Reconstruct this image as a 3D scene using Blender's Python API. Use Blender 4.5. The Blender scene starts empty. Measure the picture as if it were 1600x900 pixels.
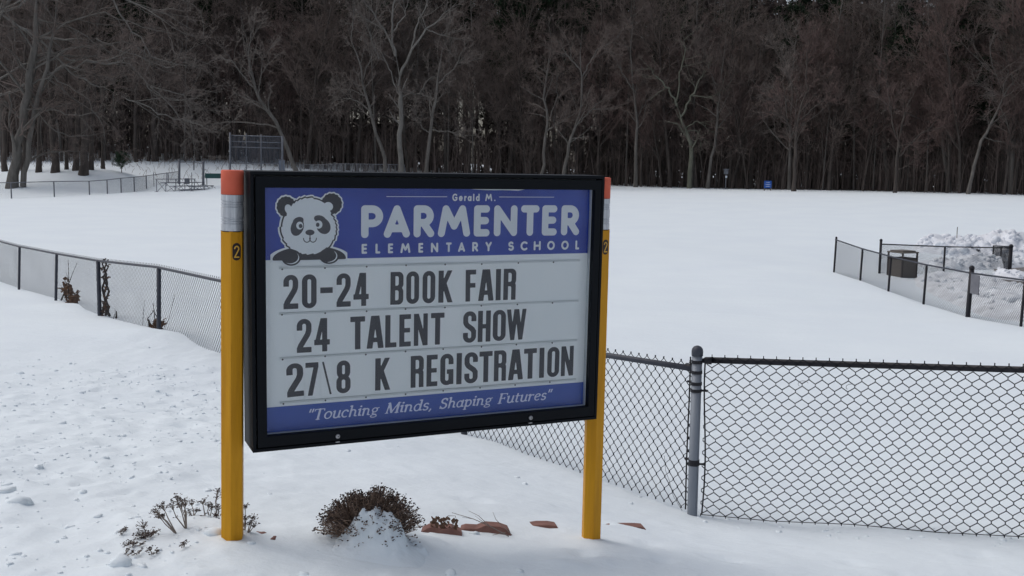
import bpy, bmesh, math, random, time
import numpy as np
from mathutils import Matrix, Vector

T0 = time.time()
PI = math.pi
rad = math.radians
sc = bpy.context.scene
col = sc.collection

# ------------------------------------------------------------------ camera
CAM_Z = 3.4
cam = bpy.data.cameras.new("camera")
cam.sensor_width = 36.0
cam.lens = 36.0
cam.clip_start = 0.05
cam.clip_end = 3000
camo = bpy.data.objects.new("camera", cam)
col.objects.link(camo)
PITCH, ROLL, F = math.atan(190 / 1600), 0.010, 1600.0
fw = Vector((0, math.cos(PITCH), -math.sin(PITCH)))
rt0 = Vector((1, 0, 0))
up0 = rt0.cross(fw)
rt = rt0 * math.cos(ROLL) + up0 * math.sin(ROLL)
up = -rt0 * math.sin(ROLL) + up0 * math.cos(ROLL)
RM = Matrix((rt, up, -fw)).transposed()
camo.matrix_world = Matrix.Translation((0, 0, CAM_Z)) @ RM.to_4x4()
sc.camera = camo

# ------------------------------------------------------------------ world, sun, exposure
SUN_EL, SUN_AZ = rad(60), rad(-70)          # azimuth measured from +Y, clockwise
world = bpy.data.worlds.new("World")
sc.world = world
world.use_nodes = True
wn, wl = world.node_tree.nodes, world.node_tree.links
bg = wn["Background"]
sky = wn.new("ShaderNodeTexSky")
sky.sky_type = 'NISHITA'
sky.sun_disc = False
sky.sun_elevation = SUN_EL
sky.sun_rotation = SUN_AZ
sky.air_density = 1.0
sky.dust_density = 4.0
hs = wn.new("ShaderNodeHueSaturation")
hs.inputs["Saturation"].default_value = 0.56
wl.new(sky.outputs[0], hs.inputs["Color"])
wl.new(hs.outputs[0], bg.inputs[0])
bg.inputs[1].default_value = 0.145
sun = bpy.data.lights.new("sun", 'SUN')
sun.energy = 0.5
sun.angle = rad(60)
sun.color = (1.0, 0.985, 0.965)
suno = bpy.data.objects.new("sun", sun)
col.objects.link(suno)
sd = Vector((math.sin(SUN_AZ) * math.cos(SUN_EL), math.cos(SUN_AZ) * math.cos(SUN_EL), math.sin(SUN_EL)))
suno.rotation_euler = sd.to_track_quat('Z', 'Y').to_euler()
sc.view_settings.view_transform = 'Standard'
sc.view_settings.look = 'None'
sc.view_settings.gamma = 1.0
sc.view_settings.exposure = -0.22

# ------------------------------------------------------------------ pixel -> place helpers
def ray(px, py):
    return RM @ Vector((px - 800, 450 - py, -F))
def at(px, py, Y):
    d = ray(px, py)
    return Vector((0, 0, CAM_Z)) + d * (Y / d.y)

# ------------------------------------------------------------------ noise
_rs = np.random.RandomState(11)
_tab = _rs.rand(256, 256)
def vnoise(x, y):
    x = np.asarray(x, float); y = np.asarray(y, float)
    xi = np.floor(x).astype(int); yi = np.floor(y).astype(int)
    fx = x - xi; fy = y - yi
    fx = fx * fx * (3 - 2 * fx); fy = fy * fy * (3 - 2 * fy)
    g = lambda a, b: _tab[a & 255, b & 255]
    return ((g(xi, yi) * (1 - fx) + g(xi + 1, yi) * fx) * (1 - fy)
            + (g(xi, yi + 1) * (1 - fx) + g(xi + 1, yi + 1) * fx) * fy) - 0.5
def fbm(x, y, o=4):
    s = 0; a = 1
    for i in range(o):
        s = s + a * vnoise(x * 2 ** i + 17.3 * i, y * 2 ** i + 5.1 * i); a *= 0.5
    return s

# ------------------------------------------------------------------ object helpers
def tag(o, label=None, cat=None, group=None, kind=None):
    if label: o["label"] = label
    if cat: o["category"] = cat
    if group: o["group"] = group
    if kind: o["kind"] = kind
    return o
def empty(name, loc=(0, 0, 0), label=None, cat=None, group=None):
    o = bpy.data.objects.new(name, None)
    o.empty_display_size = 0.1
    col.objects.link(o)
    o.location = loc
    return tag(o, label, cat, group)
def link(name, me, parent=None, mats=None):
    o = bpy.data.objects.new(name, me)
    col.objects.link(o)
    if parent: o.parent = parent
    return o
def mesh(name, V, Fc, mats, mi=None, smooth=False):
    me = bpy.data.meshes.new(name)
    me.from_pydata([tuple(v) for v in V], [], [tuple(f) for f in Fc])
    if not isinstance(mats, (list, tuple)): mats = [mats]
    for m in mats: me.materials.append(m)
    if mi is not None:
        me.polygons.foreach_set("material_index", np.asarray(mi, dtype=np.int32))
    if smooth:
        me.polygons.foreach_set("use_smooth", np.ones(len(me.polygons), dtype=bool))
    me.update()
    return me
class MB:
    """collects simple solids, builds ONE mesh object; all in the given local frame"""
    def __init__(s): s.V = []; s.F = []; s.M = []; s.n = 0
    def add(s, V, Fc, m=0):
        s.V.extend([tuple(v) for v in V]); s.F.extend([tuple(i + s.n for i in f) for f in Fc])
        s.M.extend([m] * len(Fc)); s.n += len(V); return s
    def box(s, a, b, m=0):
        (x0, y0, z0), (x1, y1, z1) = a, b
        V = [(x, y, z) for z in (z0, z1) for y in (y0, y1) for x in (x0, x1)]
        return s.add(V, [(0, 2, 3, 1), (4, 5, 7, 6), (0, 1, 5, 4), (2, 6, 7, 3), (0, 4, 6, 2), (1, 3, 7, 5)], m)
    def tube(s, pts, r, n=8, m=0, cap=True):
        pts = [Vector(p) for p in pts]
        rs = r if isinstance(r, (list, tuple, np.ndarray)) else [r] * len(pts)
        V = []; Fc = []
        pa = None
        for i, p in enumerate(pts):
            t = (pts[min(i + 1, len(pts) - 1)] - pts[max(i - 1, 0)])
            if t.length < 1e-9: t = Vector((0, 0, 1))
            t.normalize()
            if pa is None:
                pa = t.orthogonal().normalized()
            else:
                pa = (pa - t * pa.dot(t))
                if pa.length < 1e-6: pa = t.orthogonal()
                pa.normalize()
            pb = t.cross(pa)
            for k in range(n):
                a = 2 * PI * k / n
                V.append(p + (pa * math.cos(a) + pb * math.sin(a)) * rs[i])
        for i in range(len(pts) - 1):
            for k in range(n):
                k2 = (k + 1) % n
                Fc.append((i * n + k, i * n + k2, (i + 1) * n + k2, (i + 1) * n + k))
        if cap:
            Fc.append(tuple(reversed(range(n)))); Fc.append(tuple((len(pts) - 1) * n + k for k in range(n)))
        return s.add(V, Fc, m)
    def lathe(s, prof, n=14, m=0, c=(0, 0, 0)):
        """prof: (r,z) list, axis z"""
        V = []; Fc = []
        for r, z in prof:
            for k in range(n):
                a = 2 * PI * k / n
                V.append((c[0] + r * math.cos(a), c[1] + r * math.sin(a), c[2] + z))
        for i in range(len(prof) - 1):
            for k in range(n):
                k2 = (k + 1) % n
                Fc.append((i * n + k, i * n + k2, (i + 1) * n + k2, (i + 1) * n + k))
        Fc.append(tuple(reversed(range(n)))); Fc.append(tuple((len(prof) - 1) * n + k for k in range(n)))
        return s.add(V, Fc, m)
    def build(s, name, mats, parent=None, bevel=0, smooth=False, seg=2):
        me = mesh(name, s.V, s.F, mats, s.M, smooth)
        if bevel:
            bm = bmesh.new(); bm.from_mesh(me)
            bmesh.ops.bevel(bm, geom=bm.edges[:], offset=bevel, segments=seg, affect='EDGES', profile=0.5)
            bm.to_mesh(me); bm.free()
        return link(name, me, parent)

def tubes_np(P, Rr, n):
    """P (N,K,3) polylines, Rr (N,K) radii, n sides -> V,F arrays"""
    N, K, _ = P.shape
    T = np.empty_like(P)
    T[:, 1:-1] = P[:, 2:] - P[:, :-2]; T[:, 0] = P[:, 1] - P[:, 0]; T[:, -1] = P[:, -1] - P[:, -2]
    T /= np.linalg.norm(T, axis=2, keepdims=True) + 1e-12
    ref = np.zeros((N, 3)); ref[:, 0] = 1
    m = P[:, -1] - P[:, 0]; m /= np.linalg.norm(m, axis=1, keepdims=True) + 1e-12
    ref[np.abs(m[:, 0]) > 0.7] = (0, 1, 0)
    A = np.cross(T, ref[:, None, :]); A /= np.linalg.norm(A, axis=2, keepdims=True) + 1e-12
    B = np.cross(T, A)
    ang = 2 * PI * np.arange(n) / n
    V = P[:, :, None, :] + Rr[:, :, None, None] * (A[:, :, None, :] * np.cos(ang)[None, None, :, None] + B[:, :, None, :] * np.sin(ang)[None, None, :, None])
    idx = np.arange(N * K * n).reshape(N, K, n)
    a = idx[:, :-1, :]; b = np.roll(a, -1, axis=2); d = idx[:, 1:, :]; c = np.roll(d, -1, axis=2)
    Fc = np.stack([a, b, c, d], -1).reshape(-1, 4)
    return V.reshape(-1, 3), Fc
def np_mesh(name, parts, mats, smooth=True):
    """parts: list of (V,F,material index); fast mesh from arrays (faces quads or tris)"""
    Vs = []; loops = []; starts = []; tot = []; mi = []; nv = 0; nl = 0
    for V, Fc, m in parts:
        if len(V) == 0: continue
        k = Fc.shape[1]
        Vs.append(V); loops.append((Fc + nv).ravel())
        starts.append(nl + np.arange(len(Fc)) * k); tot.append(np.full(len(Fc), k)); mi.append(np.full(len(Fc), m))
        nv += len(V); nl += Fc.size
    V = np.concatenate(Vs).astype(np.float32); L = np.concatenate(loops).astype(np.int32)
    me = bpy.data.meshes.new(name)
    me.vertices.add(len(V)); me.vertices.foreach_set("co", V.ravel())
    me.loops.add(len(L)); me.loops.foreach_set("vertex_index", L)
    S = np.concatenate(starts).astype(np.int32)
    me.polygons.add(len(S)); me.polygons.foreach_set("loop_start", S)
    me.polygons.foreach_set("loop_total", np.concatenate(tot).astype(np.int32))
    if not isinstance(mats, (list, tuple)): mats = [mats]
    for mm in mats: me.materials.append(mm)
    me.polygons.foreach_set("material_index", np.concatenate(mi).astype(np.int32))
    if smooth: me.polygons.foreach_set("use_smooth", np.ones(len(S), dtype=bool))
    me.update(calc_edges=True)
    return me

# ------------------------------------------------------------------ materials
def mat(name, colr, rough=0.6, metal=0.0, spec=0.5, var=None, vscale=8.0, bump=0.0, bscale=40.0, coat=0.0, stretch=None, detail=4):
    m = bpy.data.materials.new(name); m.use_nodes = True
    N, L = m.node_tree.nodes, m.node_tree.links
    p = N["Principled BSDF"]
    p.inputs["Base Color"].default_value = (*colr, 1)
    p.inputs["Roughness"].default_value = rough
    p.inputs["Metallic"].default_value = metal
    p.inputs["Specular IOR Level"].default_value = spec
    if coat: p.inputs["Coat Weight"].default_value = coat
    tc = N.new("ShaderNodeTexCoord"); src = tc.outputs["Object"]
    if stretch:
        mp = N.new("ShaderNodeMapping"); mp.inputs["Scale"].default_value = stretch
        L.new(src, mp.inputs[0]); src = mp.outputs[0]
    if var:
        nz = N.new("ShaderNodeTexNoise"); nz.inputs["Scale"].default_value = vscale; nz.inputs["Detail"].default_value = detail
        nz.inputs["Roughness"].default_value = 0.6
        L.new(src, nz.inputs["Vector"])
        cr = N.new("ShaderNodeValToRGB")
        cr.color_ramp.elements[0].position = 0.3; cr.color_ramp.elements[1].position = 0.7
        cr.color_ramp.elements[0].color = (*colr, 1); cr.color_ramp.elements[1].color = (*var, 1)
        L.new(nz.outputs["Fac"], cr.inputs[0]); L.new(cr.outputs[0], p.inputs["Base Color"])
    if bump:
        nb = N.new("ShaderNodeTexNoise"); nb.inputs["Scale"].default_value = bscale; nb.inputs["Detail"].default_value = 5
        L.new(src, nb.inputs["Vector"])
        bp = N.new("ShaderNodeBump"); bp.inputs["Strength"].default_value = bump; bp.inputs["Distance"].default_value = 0.02
        L.new(nb.outputs["Fac"], bp.inputs["Height"]); L.new(bp.outputs[0], p.inputs["Normal"])
    return m

def snow_mat():
    m = bpy.data.materials.new("snow"); m.use_nodes = True
    N, L = m.node_tree.nodes, m.node_tree.links
    p = N["Principled BSDF"]; p.inputs["Roughness"].default_value = 0.75
    p.inputs["Specular IOR Level"].default_value = 0.25
    tc = N.new("ShaderNodeTexCoord")
    n1 = N.new("ShaderNodeTexNoise"); n1.inputs["Scale"].default_value = 0.35; n1.inputs["Detail"].default_value = 6
    L.new(tc.outputs["Object"], n1.inputs["Vector"])
    cr = N.new("ShaderNodeValToRGB")
    cr.color_ramp.elements[0].position = 0.35; cr.color_ramp.elements[1].position = 0.65
    cr.color_ramp.elements[0].color = (0.755, 0.82, 0.865, 1); cr.color_ramp.elements[1].color = (0.785, 0.85, 0.885, 1)
    L.new(n1.outputs["Fac"], cr.inputs[0]); L.new(cr.outputs[0], p.inputs["Base Color"])
    n2 = N.new("ShaderNodeTexNoise"); n2.inputs["Scale"].default_value = 9; n2.inputs["Detail"].default_value = 8; n2.inputs["Roughness"].default_value = 0.6
    L.new(tc.outputs["Object"], n2.inputs["Vector"])
    b = N.new("ShaderNodeBump"); b.inputs["Strength"].default_value = 0.35; b.inputs["Distance"].default_value = 0.03
    n3 = N.new("ShaderNodeTexNoise"); n3.inputs["Scale"].default_value = 0.9; n3.inputs["Detail"].default_value = 6; n3.inputs["Roughness"].default_value = 0.62
    mp = N.new("ShaderNodeMapping"); mp.inputs["Scale"].default_value = (0.45, 1.0, 1.0); L.new(tc.outputs["Object"], mp.inputs[0]); L.new(mp.outputs[0], n3.inputs["Vector"])
    b2 = N.new("ShaderNodeBump"); b2.inputs["Strength"].default_value = 0.30; b2.inputs["Distance"].default_value = 0.20
    L.new(n3.outputs["Fac"], b2.inputs["Height"]); L.new(b2.outputs[0], b.inputs["Normal"])
    L.new(n2.outputs["Fac"], b.inputs["Height"]); L.new(b.outputs[0], p.inputs["Normal"])
    return m
M = {}
M["snow"] = snow_mat()
M["dirty_snow"] = mat("dirty_snow", (0.66, 0.68, 0.72), 0.8, var=(0.80, 0.83, 0.88), vscale=1.6, bump=0.5, bscale=10)
M["ploughed_snow"] = mat("ploughed_snow", (0.56, 0.58, 0.61), 0.85, var=(0.80, 0.84, 0.88), vscale=2.0, bump=0.5, bscale=10)
M["asphalt"] = mat("asphalt", (0.10, 0.092, 0.088), 0.75, var=(0.20, 0.19, 0.18), vscale=0.5, bump=0.2, stretch=(0.3, 2.2, 1))
M["black_paint"] = mat("black_paint", (0.003, 0.0042, 0.0065), 0.5, spec=0.13, var=(0.0045, 0.006, 0.009), vscale=5, bump=0.02, bscale=60)
M["gasket"] = mat("gasket", (0.004, 0.004, 0.006), 0.8)
M["yellow_paint"] = mat("yellow_paint", (0.56, 0.245, 0.004), 0.55, spec=0.3, var=(0.70, 0.33, 0.007), vscale=4, bump=0.12, bscale=20, stretch=(7, 7, 0.5), detail=8)
M["eraser_red"] = mat("eraser_red", (0.62, 0.105, 0.055), 0.7, var=(0.68, 0.13, 0.07), vscale=9, bump=0.05)
M["ferrule_metal"] = mat("ferrule_metal", (0.66, 0.68, 0.71), 0.4, metal=0.35, var=(0.40, 0.41, 0.44), vscale=22, stretch=(3, 3, 0.2))
M["badge_black"] = mat("badge_black", (0.022, 0.008, 0.010), 0.5)
M["badge_yellow"] = mat("badge_yellow", (0.72, 0.40, 0.05), 0.5)
M["white_board"] = mat("white_board", (0.84, 0.885, 0.90), 0.5, var=(0.88, 0.915, 0.925), vscale=3.2, bump=0.03)
M["track_plastic"] = mat("track_plastic", (0.64, 0.68, 0.70), 0.45, var=(0.74, 0.78, 0.79), vscale=6)
M["card_edge"] = mat("card_edge", (0.86, 0.90, 0.915), 0.3, var=(0.85, 0.89, 0.905), vscale=9)
M["letter_black"] = mat("letter_black", (0.030, 0.032, 0.044), 0.5, var=(0.042, 0.044, 0.058), vscale=14)
M["nail"] = mat("nail", (0.05, 0.05, 0.06), 0.5)
M["chrome"] = mat("chrome", (0.36, 0.36, 0.37), 0.35, metal=0.9)
M["header_white"] = mat("header_white", (0.74, 0.79, 0.83), 0.5, var=(0.80, 0.84, 0.87), vscale=6)
M["footer_white"] = mat("footer_white", (0.68, 0.73, 0.88), 0.5)
M["emblem_black"] = mat("emblem_black", (0.022, 0.023, 0.034), 0.5)
M["emblem_grey"] = mat("emblem_grey", (0.055, 0.055, 0.072), 0.5)
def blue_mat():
    m = mat("banner_blue", (0.003, 0.025, 0.31), 0.4, var=(0.022, 0.070, 0.42), vscale=3.4, bump=0.25, bscale=5, detail=8)  # wrinkled sheet's uneven blue, plus paler patches painting in the pane's cloudy reflection
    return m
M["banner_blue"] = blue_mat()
M["footer_blue"] = mat("footer_blue", (0.024, 0.078, 0.38), 0.45, var=(0.030, 0.090, 0.41), vscale=2.0)
M["wire_black"] = mat("wire_black", (0.010, 0.011, 0.015), 0.5, spec=0.3)
M["wire_grey"] = mat("wire_grey", (0.10, 0.11, 0.13), 0.5, metal=0.3)
M["rail_black"] = mat("rail_black", (0.010, 0.010, 0.014), 0.5, spec=0.3, var=(0.018, 0.017, 0.023), vscale=6)
M["galvanised"] = mat("galvanised", (0.17, 0.19, 0.225), 0.5, metal=0.35, var=(0.24, 0.265, 0.30), vscale=7, bump=0.05, stretch=(1, 1, 0.3))
M["dark_post"] = mat("dark_post", (0.030, 0.034, 0.048), 0.55, metal=0.1, var=(0.050, 0.056, 0.074), vscale=9)
M["far_metal"] = mat("far_metal", (0.13, 0.14, 0.16), 0.55, metal=0.3, var=(0.18, 0.19, 0.215), vscale=3)
M["far_mesh"] = mat("far_mesh", (0.13, 0.15, 0.19), 0.6)
M["bin_brown"] = mat("bin_brown", (0.095, 0.085, 0.076), 0.7, var=(0.135, 0.118, 0.104), vscale=30, bump=0.4, bscale=60)
M["bin_dark"] = mat("bin_dark", (0.04, 0.032, 0.030), 0.6)
M["green_board"] = mat("green_board", (0.015, 0.075, 0.075), 0.6)
M["sign_blue"] = mat("sign_blue", (0.015, 0.10, 0.42), 0.5)
M["sign_white"] = mat("sign_white", (0.7, 0.75, 0.8), 0.5)
M["sign_grey"] = mat("sign_grey", (0.12, 0.12, 0.14), 0.5, var=(0.17, 0.17, 0.19), vscale=5)
M["wood_post"] = mat("wood_post", (0.14, 0.12, 0.10), 0.8, var=(0.22, 0.20, 0.17), vscale=12)
M["bleacher"] = mat("bleacher", (0.17, 0.18, 0.21), 0.5, metal=0.4)
M["brick_edging"] = mat("brick_edging", (0.16, 0.075, 0.060), 0.85, var=(0.25, 0.125, 0.10), vscale=14, bump=0.4, bscale=30)
M["bush_brown"] = mat("bush_brown", (0.20, 0.135, 0.10), 0.85, var=(0.33, 0.23, 0.17), vscale=9)
M["seed_head"] = mat("seed_head", (0.035, 0.024, 0.022), 0.9, var=(0.085, 0.055, 0.045), vscale=22)
M["dry_stem"] = mat("dry_stem", (0.18, 0.15, 0.13), 0.85, var=(0.26, 0.22, 0.19), vscale=12)
M["dead_leaf"] = mat("dead_leaf", (0.10, 0.055, 0.035), 0.85, var=(0.18, 0.10, 0.06), vscale=20)
M["vine"] = mat("vine", (0.035, 0.028, 0.024), 0.9, var=(0.06, 0.048, 0.04), vscale=18)
def bark(name, a, b, vs=3.0):
    return mat(name, a, 0.9, spec=0.2, var=b, vscale=vs, bump=0.5, bscale=6, stretch=(1, 1, 0.25))
M["bark_brown"] = bark("bark_brown", (0.049, 0.042, 0.038), (0.104, 0.087, 0.077))
M["bark_grey"] = bark("bark_grey", (0.087, 0.080, 0.072), (0.167, 0.154, 0.141))
M["bark_pale"] = bark("bark_pale", (0.135, 0.128, 0.118), (0.225, 0.214, 0.196))
M["bark_green"] = bark("bark_green", (0.10, 0.104, 0.078), (0.175, 0.175, 0.14))
M["twig_brown"] = mat("twig_brown", (0.130, 0.103, 0.092), 0.9, spec=0.1, var=(0.190, 0.152, 0.136), vscale=0.4)
M["twig_red"] = mat("twig_red", (0.120, 0.088, 0.080), 0.9, spec=0.1, var=(0.175, 0.122, 0.110), vscale=0.4)
M["twig_grey"] = mat("twig_grey", (0.150, 0.128, 0.116), 0.9, spec=0.1, var=(0.215, 0.187, 0.170), vscale=0.4)
M["needle"] = mat("needle", (0.014, 0.025, 0.015), 0.85, spec=0.1, var=(0.031, 0.050, 0.028), vscale=0.5)
M["needle_young"] = mat("needle_young", (0.028, 0.05, 0.030), 0.85, spec=0.2, var=(0.05, 0.08, 0.045), vscale=3)
M["far_twig"] = mat("far_twig", (0.055, 0.046, 0.044), 0.95, spec=0.0, var=(0.105, 0.086, 0.080), vscale=0.12)
def glass_mat():
    m = bpy.data.materials.new("clear_pane"); m.use_nodes = True
    N, L = m.node_tree.nodes, m.node_tree.links
    N.remove(N["Principled BSDF"])
    out = N["Material Output"]
    tr = N.new("ShaderNodeBsdfTransparent"); tr.inputs[0].default_value = (0.992, 0.995, 0.997, 1)
    gl = N.new("ShaderNodeBsdfGlossy"); gl.inputs["Roughness"].default_value = 0.04
    fr = N.new("ShaderNodeFresnel"); fr.inputs[0].default_value = 1.28
    mx = N.new("ShaderNodeMixShader")
    L.new(fr.outputs[0], mx.inputs[0]); L.new(tr.outputs[0], mx.inputs[1]); L.new(gl.outputs[0], mx.inputs[2])
    L.new(mx.outputs[0], out.inputs[0])
    return m
M["pane"] = glass_mat()

# ------------------------------------------------------------------ terrain
ctrl = [  # pixel of a ground point seen in the photograph and its distance north
    (1085, 806, 7.0), (1600, 842, 6.55), (1340, 824, 6.78), (945, 752, 7.77), (728, 680, 9.35), (343, 553, 14.5), (250, 519, 16.7),
    (155, 493, 19.7), (90, 468, 22.5), (32, 452, 25.8), (0, 440, 28.0),
    (1303, 425, 36.1), (1388, 455, 31.6), (1443, 475, 29.3), (1512, 496, 26.8), (1595, 510, 24.3), (1374, 427, 36.7), (1474, 429, 39.8), (1579, 427, 42.0),
    (85, 308, 86.0), (229, 296, 103.0), (270, 299, 92.0), (18, 310, 84.0), (279, 288, 114.0), (320, 289, 110.0), (960, 291, 125.0), (1280, 298, 112.0), (1600, 306, 98.0), (700, 287, 122.0), (400, 283, 105.0),
    (35, 293, 98.0), (60, 269, 106.0), (130, 272, 104.0), (190, 269, 108.0), (-30, 300, 96.0), (200, 262, 118.0), (120, 262, 108.0), (340, 260, 125.0), (560, 262, 140.0), (200, 249, 135.0), (60, 250, 130.0)]
CP = [tuple(at(*c)) for c in ctrl]
CP += [(-1.29, 4.60, 1.648), (0.44, 5.38, 1.366), (-0.3, 4.9, 1.50), (-2.0, 3.0, 1.74), (1.2, 3.0, 1.62), (0, -4, 1.8), (-5, 4, 1.70), (3.5, 4.5, 1.25),
       (-3.6, 7.5, 1.42), (-6, 10, 1.20), (-1.2, 8, 1.22), (5, 9, 0.50), (3, 12, 0.15), (0, 14, 0.30), (0, 20, -0.05), (0, 35, -0.2), (0, 60, -0.1), (-20, 60, 0.1), (25, 60, -0.1),
       (-15, 20, 0.5), (-14, 14, 1.0), (40, 60, 0.0), (0, 90, 0.4), (-30, 90, 0.7), (60, 100, 0.9), (90, 60, 0.3), (-90, 60, 2.5), (-110, 130, 6.0),
       (25, 150, 0.7), (80, 150, 0.6), (-12, 180, 3.0), (-70, 180, 6.5), (120, 150, 0.8), (30, 30, -0.5), (30, 10, 0.4)]
CP = np.array(CP)
def _U(r2): return 0.5 * r2 * np.log(r2 + 1e-9)
def _tps(P, lam):
    n = len(P); X = P[:, :2] / 10
    d2 = ((X[:, None] - X[None]) ** 2).sum(-1)
    A = np.zeros((n + 3, n + 3)); A[:n, :n] = _U(d2) + np.eye(n) * lam
    Q = np.c_[np.ones(n), X]; A[:n, n:] = Q; A[n:, :n] = Q.T
    return np.linalg.solve(A, np.r_[P[:, 2], 0, 0, 0])
_w = _tps(CP, 0.0015)
def gz_np(x, y):
    x = np.clip(np.asarray(x, float), -140, 140) / 10; y = np.clip(np.asarray(y, float), -12, 190) / 10
    out = np.full(np.broadcast(x, y).shape, _w[-3]) + _w[-2] * x + _w[-1] * y
    for i in range(len(CP)):
        out = out + _w[i] * _U((x - CP[i, 0] / 10) ** 2 + (y - CP[i, 1] / 10) ** 2)
    return out
def gz(x, y): return float(gz_np(x, y))
def gpt(px, py, y0=3.0, y1=200):
    """where the sight line of a pixel meets the ground"""
    Y = y0
    while Y < y1:
        p = at(px, py, Y)
        if p.z <= gz(p.x, p.y): break
        Y *= 1.01
    return Vector((p.x, p.y, gz(p.x, p.y)))
# footprints, scuffs and little pits in the foreground snow
_pr = random.Random(5)
PITS = []
for i in range(640):
    x = _pr.uniform(-8.5, -0.4) if i < 560 else _pr.uniform(-1.5, 4.5); y = _pr.uniform(3.2, 15.5) if i < 560 else _pr.uniform(3.4, 6.2)
    if i < 560 and x > -0.6 - 0.25 * (y - 3): x -= 2.0
    s = _pr.uniform(0.03, 0.10); PITS.append((x, y, s * _pr.uniform(0.7, 1.6), s, _pr.uniform(-0.036, 0.020)))
# raised mound of snow round the flower bed, drifted snow along the fence
def micro(x, y):
    near = 1 / (1 + np.exp((y - 17) / 2.5))
    calm = 1 - 0.85 * np.exp(-((x - 0.44) ** 2 + (y - 5.38) ** 2) / .25) - 0.85 * np.exp(-((x + 1.29) ** 2 + (y - 4.60) ** 2) / .25)
    z = calm * 0.045 * fbm(x * 0.5 + 3, y * 0.5, 3) + 0.022 * fbm(x * 1.9, y * 1.9 + 9, 3) * near
    rough = near / (1 + np.exp((x + 0.9 + 0.22 * (y - 3)) / 0.5))
    z = z + rough * (0.036 * fbm(x * 4.3, y * 4.3, 4) + 0.030 * np.maximum(fbm(x * 11, y * 10, 3), 0) ** 0.8)
    z = z + near * 0.007 * fbm(x * 9, y * 7, 3)
    z = z + 0.10 * fbm(x * 0.045, y * 0.045, 3) * (y > 30) * (y < 95) * 0.6
    return z
xs = [0.0]; 
def axis(lo, hi, d, g, far_lo, far_hi):
    mid = list(np.arange(lo, hi, d)); a = []; s = d; v = lo
    while v > far_lo: s *= g; v -= s; a.append(v)
    b = []; s = d; v = mid[-1]
    while v < far_hi: s *= g; v += s; b.append(v)
    return np.array(a[::-1] + mid + b)
GX = axis(-4.6, 3.8, 0.034, 1.055, -900, 900)
GY = axis(3.2, 8.2, 0.034, 1.030, -60, 1200)
XX, YY = np.meshgrid(GX, GY)
ZZ = gz_np(XX, YY) + micro(XX, YY)
for (x, y, sx, sy, dz) in PITS:
    i0, i1 = np.searchsorted(GX, [x - 3 * sx, x + 3 * sx]); j0, j1 = np.searchsorted(GY, [y - 3 * sy, y + 3 * sy])
    if i1 > i0 and j1 > j0:
        q = ((XX[j0:j1, i0:i1] - x) / sx) ** 2 + ((YY[j0:j1, i0:i1] - y) / sy) ** 2
        ZZ[j0:j1, i0:i1] += dz * np.exp(-q ** 1.6)
MOUNDS = [(gpt(585, 848), 0.30, 0.22, 0.07), (gpt(300, 830), 0.35, 0.25, 0.05), (Vector((-1.29, 4.61, 0)), .10, .09, .015), (Vector((0.44, 5.39, 0)), .11, .09, .018), (gpt(238, 528), 0.7, 0.5, 0.13), (gpt(110, 480), 0.8, 0.5, 0.10)]
for (c, sx, sy, h) in MOUNDS:
    ZZ += h * np.exp(-((XX - c.x) / sx) ** 2 - ((YY - c.y) / sy) ** 2)
def gsurf(x, y):
    i = int(np.clip(np.searchsorted(GX, x) - 1, 0, len(GX) - 2)); j = int(np.clip(np.searchsorted(GY, y) - 1, 0, len(GY) - 2))
    fx = (x - GX[i]) / (GX[i + 1] - GX[i]); fy = (y - GY[j]) / (GY[j + 1] - GY[j])
    return float((ZZ[j, i] * (1 - fx) + ZZ[j, i + 1] * fx) * (1 - fy) + (ZZ[j + 1, i] * (1 - fx) + ZZ[j + 1, i + 1] * fx) * fy)
ny, nx = XX.shape
idx = np.arange(ny * nx).reshape(ny, nx)
Fq = np.stack([idx[:-1, :-1], idx[:-1, 1:], idx[1:, 1:], idx[1:, :-1]], -1).reshape(-1, 4)
tag(link("snow_ground", np_mesh("snow_ground", [(np.stack([XX, YY, ZZ], -1).reshape(-1, 3), Fq, 0)], M["snow"])), "snow covered ground sloping down to a wide flat snowy field", kind="structure")
def onground(px, py, y0=3.0):
    p = gpt(px, py, y0); p.z = gsurf(p.x, p.y); return p

# parking lot sheet far right
def sheet(name, x0, x1, y0, y1, n, m, dz, kind="structure"):
    X, Y = np.meshgrid(np.linspace(x0, x1, n), np.linspace(y0, y1, n))
    X = X + (Y - 27) * 0.42
    Z = np.vectorize(gsurf)(X, Y) + dz
    id2 = np.arange(n * n).reshape(n, n)
    Fc = np.stack([id2[:-1, :-1], id2[:-1, 1:], id2[1:, 1:], id2[1:, :-1]], -1).reshape(-1, 4)
    return link(name, np_mesh(name, [(np.stack([X, Y, Z], -1).reshape(-1, 3), Fc, 0)], m))
tag(sheet("parking_lot", 13.6, 60, 25.0, 46.5, 60, M["asphalt"], 0.03), "strip of ploughed wet asphalt at the right edge beyond the black fence", kind="structure")

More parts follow.
